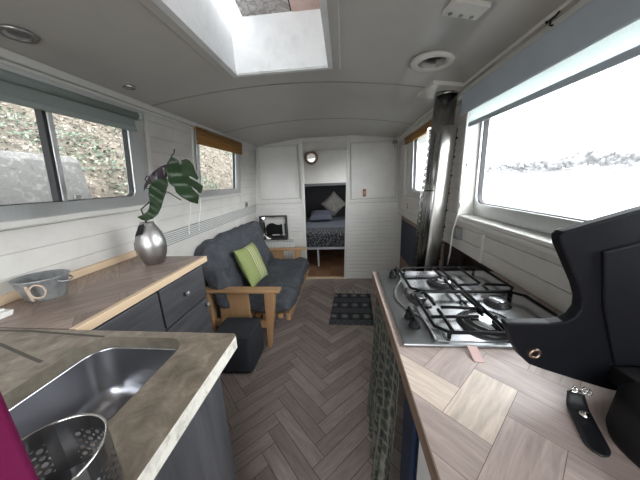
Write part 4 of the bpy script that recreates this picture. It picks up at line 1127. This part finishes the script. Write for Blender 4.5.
# radiator on the bulkhead + framed picture standing on it
root = thing('radiator', 'white panel radiator low on the bulkhead behind the sofa arm', 'radiator', (-.93, 3.19, .12))
MB().box((-1.185, 3.135, .13), (-.69, 3.150, .60)).build('front_panel', M['radshade'], root, .004)
MB().box((-1.185, 3.195, .13), (-.69, 3.21, .60)).build('rear_panel', M['plastic'], root, .004)
mb = MB()
for k in range(24):
    x = -1.178 + k * .0208; mb.box((x, 3.149, .14), (x + .006, 3.196, .612))
mb.build('fins', M['plastic'], root)
mb = MB()
for k in range(24): x = -1.178 + k * .0208; mb.tube([(x, 3.132, .15), (x, 3.132, .585)], .0075, 8)
mb.build('ribs', M['plastic'], root)
for x in (-1.1, -.78): MB().box((x - .015, 3.209, .2), (x + .015, 3.237, .5)).build('wall_bracket', M['plastic'], root)
MB().lathe([(.014, 0), (.014, .04), (.018, .045), (.018, .08), (0, .082)], (-.665, 3.17, .13), 18).build('valve', M['plastic'], root)
MB().tube([(-.69, 3.17, .15), (-.665, 3.17, .15)], .008, 10).build('valve_pipe', M['chrome'], root)
for x in (-1.1, -.78): MB().tube([(x, 3.17, .14), (x, 3.17, .003)], .008, 10).build('feed_pipe', M['chrome'], root)
root = thing('box_frame', 'square silver box frame with a dark animal shape standing on the radiator', 'picture frame', (-.965, 3.175, .6125))
fx0, fx1, fz0, fz1, fy = -1.145, -.775, .613, .945, 3.14
mb = MB(); t = .012
for (a, b, c, d) in ((fx0, fx1, fz0, fz0 + t), (fx0, fx1, fz1 - t, fz1), (fx0, fx0 + t, fz0 + t, fz1 - t), (fx1 - t, fx1, fz0 + t, fz1 - t)): mb.box((a, fy, c), (b, fy + .085, d))
mb.build('frame', M['alu_dark'], root, .002)
mb = MB(); k = .055
I = [(fx0 + t, fz0 + t), (fx1 - t, fz0 + t), (fx1 - t, fz1 - t), (fx0 + t, fz1 - t)]; J = [(fx0 + k, fz0 + k), (fx1 - k, fz0 + k), (fx1 - k, fz1 - k), (fx0 + k, fz1 - k)]
for i in range(4):
    j = (i + 1) % 4; mb.add([(I[i][0], fy + .004, I[i][1]), (I[j][0], fy + .004, I[j][1]), (J[j][0], fy + .07, J[j][1]), (J[i][0], fy + .07, J[i][1])], [(0, 1, 2, 3)])
mb.build('mirror_bevel', M['chrome'], root, 0, .002)
MB().box((fx0 + k - .002, fy + .07, fz0 + k - .002), (fx1 - k + .002, fy + .075, fz1 - k + .002)).build('backing', M['trim'], root)
fig = [(-1.08, .675), (-1.072, .70), (-1.082, .735), (-1.085, .775), (-1.06, .815), (-1.02, .84), (-.975, .842), (-.93, .82), (-.885, .815), (-.852, .83), (-.846, .80), (-.848, .74), (-.845, .68), (-.88, .672), (-.90, .685), (-.99, .68), (-1.01, .668), (-1.04, .672), (-1.055, .665)]
mb = MB().prism(fig, 1, fy + .055, fy + .0698); orient(mb.build('silhouette', M['blackmatt'], root, .002))

# small wall fittings
root = thing('wall_socket', 'grey square socket on the left boarding below the tan blind window', 'socket', (xl(1.13), 2.90, 1.10))
MB().hexa([(xl(1.10), 2.865, 1.10), (xl(1.10) + .010, 2.865, 1.10), (xl(1.10) + .010, 2.94, 1.10), (xl(1.10), 2.94, 1.10), (xl(1.165), 2.865, 1.165), (xl(1.165) + .010, 2.865, 1.165), (xl(1.165) + .010, 2.94, 1.165), (xl(1.165), 2.94, 1.165)]).build('plate', M['greyplastic'], root, .003)
MB().box((xl(1.13) + .009, 2.885, 1.118), (xl(1.13) + .013, 2.92, 1.147)).build('cover', M['alu_dark'], root, .002)
root = thing('wall_socket', 'grey socket box on the right boarding beside the white cable', 'socket', (xr(1.03), 1.53, 1.0))
MB().box((xr(1.03) - .022, 1.485, .995), (xr(1.03), 1.575, 1.07)).build('box', M['greyplastic'], root, .004)
MB().box((xr(1.03) - .026, 1.50, 1.01), (xr(1.03) - .021, 1.56, 1.055)).build('face', M['alu'], root, .002)
root = thing('light_switch', 'small beige switch on the right boarding below the far right window', 'switch', (xr(1.07), 2.757, 1.05))
MB().box((xr(1.07) - .008, 2.735, 1.045), (xr(1.07), 2.785, 1.095)).build('plate', M['twine'], root, .002)
MB().box((xr(1.07) - .012, 2.75, 1.06), (xr(1.07) - .007, 2.77, 1.08)).build('rocker', M['trim'], root, .001)
root = thing('wall_plate', 'small copper brown plate on the bulkhead right of the doorway', 'plate', (.275, YB - .008, 1.20))
MB().box((.255, YB - .010, 1.158), (.297, YB, 1.255)).build('plate', M['copper'], root, .003)
MB().box((.266, YB - .014, 1.185), (.286, YB - .013, 1.225)).build('rocker', M['oak_v'], root, .002)
root = thing('round_knob', 'round white knob on the bulkhead dado near the right corner', 'knob', (.65, YB, 1.155))
MB().lathe([(.018, 0), (.018, .01), (.024, .016), (.020, .032), (0, .036)], (.65, YB, 1.157), 20, axis=(0, -1, 0)).build('knob', M['plastic'], root)
root = thing('alarm_box', 'small dark box with hanging wires in the top right corner of the bulkhead', 'sensor', (.648, YB, 1.80))
MB().box((.615, YB - .05, 1.79), (.685, YB, 1.828)).build('box', M['greyplastic'], root, .004)
MB().tube([(.64, YB - .02, 1.79), (.638, YB - .02, 1.75), (.652, YB - .02, 1.735), (.66, YB - .02, 1.76), (.665, YB - .02, 1.79)], .004, 8).build('wire_loop', M['greyplastic'], root)
# cords
root = thing('blind_cord', 'white blind cords hanging beside the left window above the sofa', 'cord', (xl(1.1), 1.78, 1.05))
for y, zb in ((1.70, 1.05), (1.83, 1.045)):
    MB().tube([(xl(1.28) + .038, y + .04, 1.287), (xl(1.2) + .034, y + .035, 1.2), (xl(1.1) + .036, y + .01, 1.12), (xl(1.05) + .034, y - .005, zb)], .0028, 8).build('cord', M['cord'], root)
    MB().lathe([(.002, 0), (.007, -.004), (.005, -.022), (0, -.024)][::-1], (xl(1.05) + .034, y - .005, zb), 12).build('cord_end', M['cord'], root)
root = thing('hanging_cable', 'white cable hanging from the right boarding down behind the hob', 'cable', (.66, 1.52, .93))
MB().tube([(.672, 1.435, 1.44), (.672, 1.445, 1.35), (.668, 1.46, 1.25), (.672, 1.48, 1.16), (.664, 1.51, 1.05), (.672, 1.535, .97), (.682, 1.56, .90), (.69, 1.60, .80)], .0052, 8).build('cable', M['cord'], root)
MB().box((.665, 1.448, 1.195), (.683, 1.472, 1.225)).build('inline_switch', M['cord'], root, .003)
MB().lathe([(.009, 0), (.010, .012), (.006, .016), (0, .016)], (.684, 1.435, 1.435), 14, axis=(-1, 0, 0)).build('cable_clip', M['cord'], root)

# ------------------------------------------------------------------ bedroom seen through the doorway
YE = 4.70
mb = MB()
X0, X1 = -1.30, .90
hx0, hx1, hz0, hz1 = -.675, -.495, 1.720, 1.900
for (a, b, c, d) in ((X0, hx0, 1.335, None), (hx1, X1, 1.335, None), (hx0, hx1, 1.335, hz0), (hx0, hx1, hz1, None)):
    n = 6; top = [(b + (a - b) * i / n, (zc(b + (a - b) * i / n) + .02) if d is None else d) for i in range(n + 1)]
    mb.prism([(a, c), (b, c)] + top, 1, YE, YE + .03)
struct(mb.build('wall_far', M['bulkhead']), 'white upper bulkhead at the end of the bedroom', 'wall')
mb = MB(); n = 14
for i in range(n):
    a = -1.2 + 2.0 * i / n; b = -1.2 + 2.0 * (i + 1) / n; f = lambda x: 1.335 - .035 * ((x + .2) / 1.0) ** 2
    mb.hexa([(a, YE - .015, f(a) - .045), (b, YE - .015, f(b) - .045), (b, YE + .03, f(b) - .045), (a, YE + .03, f(a) - .045), (a, YE - .015, f(a) - .0), (b, YE - .015, f(b)), (b, YE + .03, f(b)), (a, YE + .03, f(a))])
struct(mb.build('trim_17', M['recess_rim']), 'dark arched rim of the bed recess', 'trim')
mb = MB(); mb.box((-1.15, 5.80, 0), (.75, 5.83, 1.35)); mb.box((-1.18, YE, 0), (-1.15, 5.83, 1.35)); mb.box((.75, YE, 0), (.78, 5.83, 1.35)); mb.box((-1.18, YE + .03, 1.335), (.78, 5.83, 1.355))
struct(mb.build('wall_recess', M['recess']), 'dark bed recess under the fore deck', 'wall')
root = tag(bpy.data.objects.new('window_5', None), 'round porthole in the bedroom end bulkhead', 'porthole', None, 'structure'); COL.objects.link(root); root.location = (-.525, YE, 1.755)
MB().ring((-.585, YE + .001, 1.81), .130, .080, .022, (0, -1, 0), 44).build('frame', M['brownwood'], root)
MB().ring((-.585, YE + .02, 1.81), .096, .078, .014, (0, -1, 0), 44).build('rim', M['silver'], root)
MB().lathe([(.081, 0), (.081, .004), (0, .004)], (-.585, YE + .016, 1.81), 40, axis=(0, -1, 0)).build('pane', M['glass'], root)
def bside(x, nm, lab):
    mb = MB()
    for (a, b, c, d) in ((YB + .03, 3.5, 0, 1.95), (4.6, YE + .03, 0, 1.95), (3.5, 4.6, 0, 1.25), (3.5, 4.6, 1.75, 1.95)): mb.box((x - .015, a, c), (x + .015, b, d))
    return struct(mb.build(nm, M['bulkhead']), lab, 'wall')
bside(-1.20, 'wall_bedroom_left', 'left side of the bedroom beyond the bulkhead'); bside(.80, 'wall_bedroom_right', 'right side of the bedroom beyond the bulkhead')
BD = thing('bed', 'bed with grey bedding and speckled blanket in the dark bedroom', 'bed', (-.25, 4.7, 0))
BY = 3.74
MB().box((-1.10, BY, .295), (.70, BY + .035, .335)).build('front_rail', M['bedwood'], BD, .004)
MB().box((-1.10, BY + .035, .30), (.70, 5.75, .33)).build('base', M['recess_rim'], BD)
for x, y in ((-.425, BY + .02), (.60, BY + .02), (-1.05, BY + .02), (-1.05, 5.6), (.6, 5.6)): MB().box((x - .014, y - .014, .0025), (x + .014, y + .014, .296)).build('leg', M['bedwood'], BD)
softbox((-1.10, BY + .02, .335), (.70, 5.75, .56), .06, (14, 16, 5), .008, 21).build('mattress', M['mattress'], BD, sub=1)
mb = MB()
def blk(u, v):
    x = -1.09 + 1.78 * u
    L = [(BY - .004, .345), (BY - .008, .45), (BY - .006, .545), (BY + .05, .578), (BY + .25, .580), (BY + .42, .578)]
    t = v * (len(L) - 1); i = min(int(t), len(L) - 2); k = t - i
    y = L[i][0] + (L[i + 1][0] - L[i][0]) * k; z = L[i][1] + (L[i + 1][1] - L[i][1]) * k
    return (x, y + .006 * math.sin(x * 19), z + .006 * noise.noise(Vector((x * 8, y * 8, 3))))
mb.grid(blk, 40, 20); o = mb.build('blanket', M['blanket'], BD, 0, .008)
tag_pil = []
def pillow(name, label, c, e1, e2, h1, h2, w, m):
    nn = Vector(e1).cross(Vector(e2)).normalized(); e1 = Vector(e1).normalized(); e2 = Vector(e2).normalized(); c = Vector(c); mb = MB()
    for sd in (1, -1):
        def f(u, v, sd=sd):
            a, b = u * 2 - 1, v * 2 - 1; k = max(0, (1 - a ** 4) * (1 - b ** 4))
            return c + e1 * h1 * a * (1 - .06 * (1 - b * b) * abs(a) ** 6) + e2 * h2 * b * (1 - .06 * (1 - a * a) * abs(b) ** 6) + nn * sd * w * k ** .6
        mb.grid(f, 16, 16)
    mb.origin = c; return tag(mb.build(name, m), label, 'pillow')
pillow('pillow', 'blue grey pillow lying on the bed left of the patterned cushion', (-.47, 5.0, .675), (1, .05, 0), (0, .8, .25), .24, .20, .075, M['pillow'])
pillow('scatter_cushion', 'pale patterned cushion propped diamond wise against the bed recess', (-.21, 5.27, .885), (.72, .12, .66), (-.70, .12, .70), .20, .20, .065, M['patch'])

# ------------------------------------------------------------------ outside: leafy bank on the left, river on the right
def bankmat():
    m, nt, b = nodes('leaf_litter_bank'); v = coords(nt, (1, 1, 1))
    f = tex(nt, v, 7.0, 10, .75, .6); c1 = ramp(nt, f, [(.30, (.015, .017, .009)), (.44, (.055, .047, .033)), (.55, (.095, .081, .062)), (.72, (.17, .15, .12))])
    b.inputs['Roughness'].default_value = .9; nt.links.new(c1, b.inputs['Base Color']); bump(nt, b, f, 1.0, .05); return m
M['bank'] = bankmat()
M['litter'] = mottled('dry_leaves', [(.32, (.030, .021, .015)), (.46, (.085, .062, .048)), (.56, (.15, .125, .10)), (.68, (.34, .29, .25))], 9, .8, 0)
M['ivy'] = mottled('ivy_leaves', [(.32, (.010, .021, .012)), (.46, (.035, .058, .035)), (.56, (.075, .10, .065)), (.68, (.20, .23, .16))], 9, .5, 0)
M['quay'] = mottled('grey_quay_concrete', [(.32, (.045, .044, .041)), (.44, (.085, .082, .078)), (.52, (.070, .068, .064)), (.66, (.13, .126, .12))], 22, .85, .3, 9)
def bz_(x, y):
    d = -x - 2.0
    return .75 + .95 * max(0, d) ** .95 + .22 * noise.noise(Vector((x * .9, y * .7, 1))) + .08 * noise.noise(Vector((x * 3, y * 3, 5)))
mb = MB().grid(lambda u, v: (-1.75 - 6.5 * u, -4 + 14 * v, bz_(-1.75 - 6.5 * u, -4 + 14 * v)), 60, 110)
struct(orient(mb.build('embankment', M['bank'])), 'leaf covered bank rising outside the left windows', 'bank')
rnd = random.Random(11)
def leaves(name, label, cat, mat, count, size, ivy):
    mb = MB(); c = 0
    while c < count:
        x = -1.95 - 4.6 * rnd.random(); y = -1.0 + 9.5 * rnd.random()
        cl = noise.noise(Vector((x * .8 + 9, y * .8, 0)))
        if ivy and cl < .02: continue
        z = bz_(x, y) + .01 + (.14 * max(0, cl) * 2 + .06 * rnd.random() if ivy else .025 * rnd.random()); s = size * (.6 + .8 * rnd.random())
        e1 = Vector((rnd.uniform(-1, 1), rnd.uniform(-1, 1), rnd.uniform(-.5, .7))).normalized(); nv = Vector((rnd.uniform(.1, 1), rnd.uniform(-.8, .6), rnd.uniform(.1, 1)))
        e2 = nv.cross(e1).normalized(); p = Vector((x, y, z)); nrm = e1.cross(e2) * s * .2
        mb.add([p - e1 * s, p + e2 * s * .55 + nrm, p + e1 * s, p - e2 * s * .55 + nrm], [(0, 1, 2), (0, 2, 3)])
        c += 1
    return tag(mb.build(name, mat), label, cat, None, 'stuff')
leaves('fallen_leaves', 'dry brown fallen leaves covering the bank outside', 'leaves', M['litter'], 24000, .021, False)
leaves('ivy', 'green ivy growing over the bank outside', 'ivy', M['ivy'], 14000, .022, True)
root = thing('concrete_block', 'large grey concrete block on the bank outside the large left window', 'block', (-2.35, .3, .6))
mb = MB().hexa([(-2.6, -2.2, -.6), (-2.1, -2.2, -.6), (-2.1, 2.02, -.6), (-2.6, 2.04, -.6), (-2.6, -2.2, 1.69), (-2.15, -2.2, 1.68), (-2.15, 1.90, 1.655), (-2.6, 1.95, 1.655)])
mb.build('block', M['quay'], root, .05)
def watermat():
    m, nt, b = nodes('river_water'); v = coords(nt, (1, .6, 1)); f = tex(nt, v, 1.6, 6, .6)
    b.inputs['Base Color'].default_value = (.12, .13, .13, 1); b.inputs['Roughness'].default_value = .08; b.inputs['IOR'].default_value = 1.33
    bump(nt, b, f, .35, .12); return m
M['river'] = watermat()
mb = MB().add([(.95, -60, -.35), (60, -60, -.35), (60, 120, -.35), (.95, 120, -.35)], [(0, 1, 2, 3)])
struct(mb.build('river', M['river']), 'wide pale river outside the right windows', 'river')
M['far_haze'] = mottled('haze_painted_trees', [(.3, (.50, .50, .51)), (.5, (.60, .59, .60)), (.7, (.70, .69, .70))], .4, .9, 0)  # haze painted into the far bank and trees as pale grey
mb = MB(); r3 = random.Random(4)
mb.grid(lambda u, v: (57 - 3 * (1 - v), -55 + 170 * u, -.4 + v * (2.2 + 1.0 * noise.noise(Vector((u * 26, 0, 2))))), 90, 4)
struct(mb.build('far_bank', M['far_haze']), 'far river bank under a pale sky', 'bank')
mb = MB()
for k in range(320):
    y = -50 + 160 * r3.random(); h = 2.5 + 4.0 * r3.random() * (.5 + .5 * noise.noise(Vector((y * .1, 0, 7)))); x = 57 + 2 * r3.random(); w = .8 + 1.4 * r3.random()
    for q in range(9):
        a = r3.random() * 2 * PI; p = Vector((x + r3.uniform(-.6, .6), y + r3.uniform(-w, w), 1.2 + h * (.35 + .6 * r3.random()))); s = .35 + .5 * r3.random()
        mb.lathe([(0, -s), (s * .7, -s * .5), (s, 0), (s * .6, s * .6), (0, s)], p, 6)
    mb.tube([(x, y, .8), (x, y, 1.2 + h * .7)], .08, 5)
tag(mb.build('far_trees', M['far_haze']), 'hazy line of bare trees along the far river bank', 'trees', None, 'stuff')
mb = MB().add([(-60, -60, -.6), (.96, -60, -.6), (.96, 120, -.6), (-60, 120, -.6)], [(0, 1, 2, 3)])
struct(mb.build('ground', M['bank']), 'ground below the bank', 'ground')

# ------------------------------------------------------------------ light: overcast sky, brighter over the river
W = bpy.data.worlds.new('sky'); SC.world = W; W.use_nodes = True; nt = W.node_tree; bg = nt.nodes['Background']
tc = N(nt, 'ShaderNodeTexCoord')
def lobe(d, lo, hi, a, b):
    dp = N(nt, 'ShaderNodeVectorMath', operation='DOT_PRODUCT'); dp.inputs[1].default_value = Vector(d).normalized()
    nt.links.new(tc.outputs['Generated'], dp.inputs[0])
    mr = N(nt, 'ShaderNodeMapRange', interpolation_type='SMOOTHSTEP'); mr.inputs['From Min'].default_value = a; mr.inputs['From Max'].default_value = b
    mr.inputs['To Min'].default_value = lo; mr.inputs['To Max'].default_value = hi
    nt.links.new(dp.outputs['Value'], mr.inputs['Value']); return mr.outputs['Result']
ad = N(nt, 'ShaderNodeMath', operation='ADD')
nt.links.new(lobe((.95, .05, .22), .9, 9.0, .1, .95), ad.inputs[0])
nt.links.new(lobe((.45, -.86, .16), 0, 4.8, .2, .95), ad.inputs[1])  # unseen glow astern, added to fill the cabin through its open end
bg.inputs['Color'].default_value = (.95, .975, 1.0, 1); nt.links.new(ad.outputs[0], bg.inputs['Strength'])
def portal(loc, rot, sx, sy):
    l = bpy.data.lights.new('daylight_portal', 'AREA'); l.shape = 'RECTANGLE'; l.size = sx; l.size_y = sy; l.cycles.is_portal = True
    o = bpy.data.objects.new('daylight_portal', l); COL.objects.link(o); o.location = loc; o.rotation_euler = rot; return o
portal((xr(1.45) + .12, .86, 1.46), (0, PI / 2, 0), .75, 1.3)
portal((xr(1.45) + .06, 2.35, 1.48), (0, PI / 2, 0), .70, .95)
portal((xl(1.5) - .06, .83, 1.54), (0, -PI / 2, 0), .60, 1.2)
portal((xl(1.5) - .06, 2.28, 1.54), (0, -PI / 2, 0), .60, .9)
portal((-.285, .83, 2.14), (0, 0, 0), .5, 1.0)
portal((-.25, Y0 - .02, .98), (PI / 2, 0, 0), 2.4, 2.0)

# ------------------------------------------------------------------ camera
cam = bpy.data.cameras.new('camera'); co = bpy.data.objects.new('camera', cam); COL.objects.link(co)
cam.sensor_width = 36; cam.lens = 240 / 640 * 36; cam.clip_start = .01; cam.clip_end = 500
Rm = Matrix(((0.99486771, 0.01736548, 0.09968286), (0.09257276, 0.24149416, -0.96597663), (-0.04084748, 0.97024688, 0.23864717)))
co.matrix_world = Matrix.Translation((0, 0, 1.38)) @ Rm.to_4x4()
SC.camera = co
SC.view_settings.view_transform = 'Standard'; SC.view_settings.look = 'None'; SC.view_settings.gamma = 1
SC.view_settings.use_curve_mapping = False; SC.view_settings.exposure = 0.85
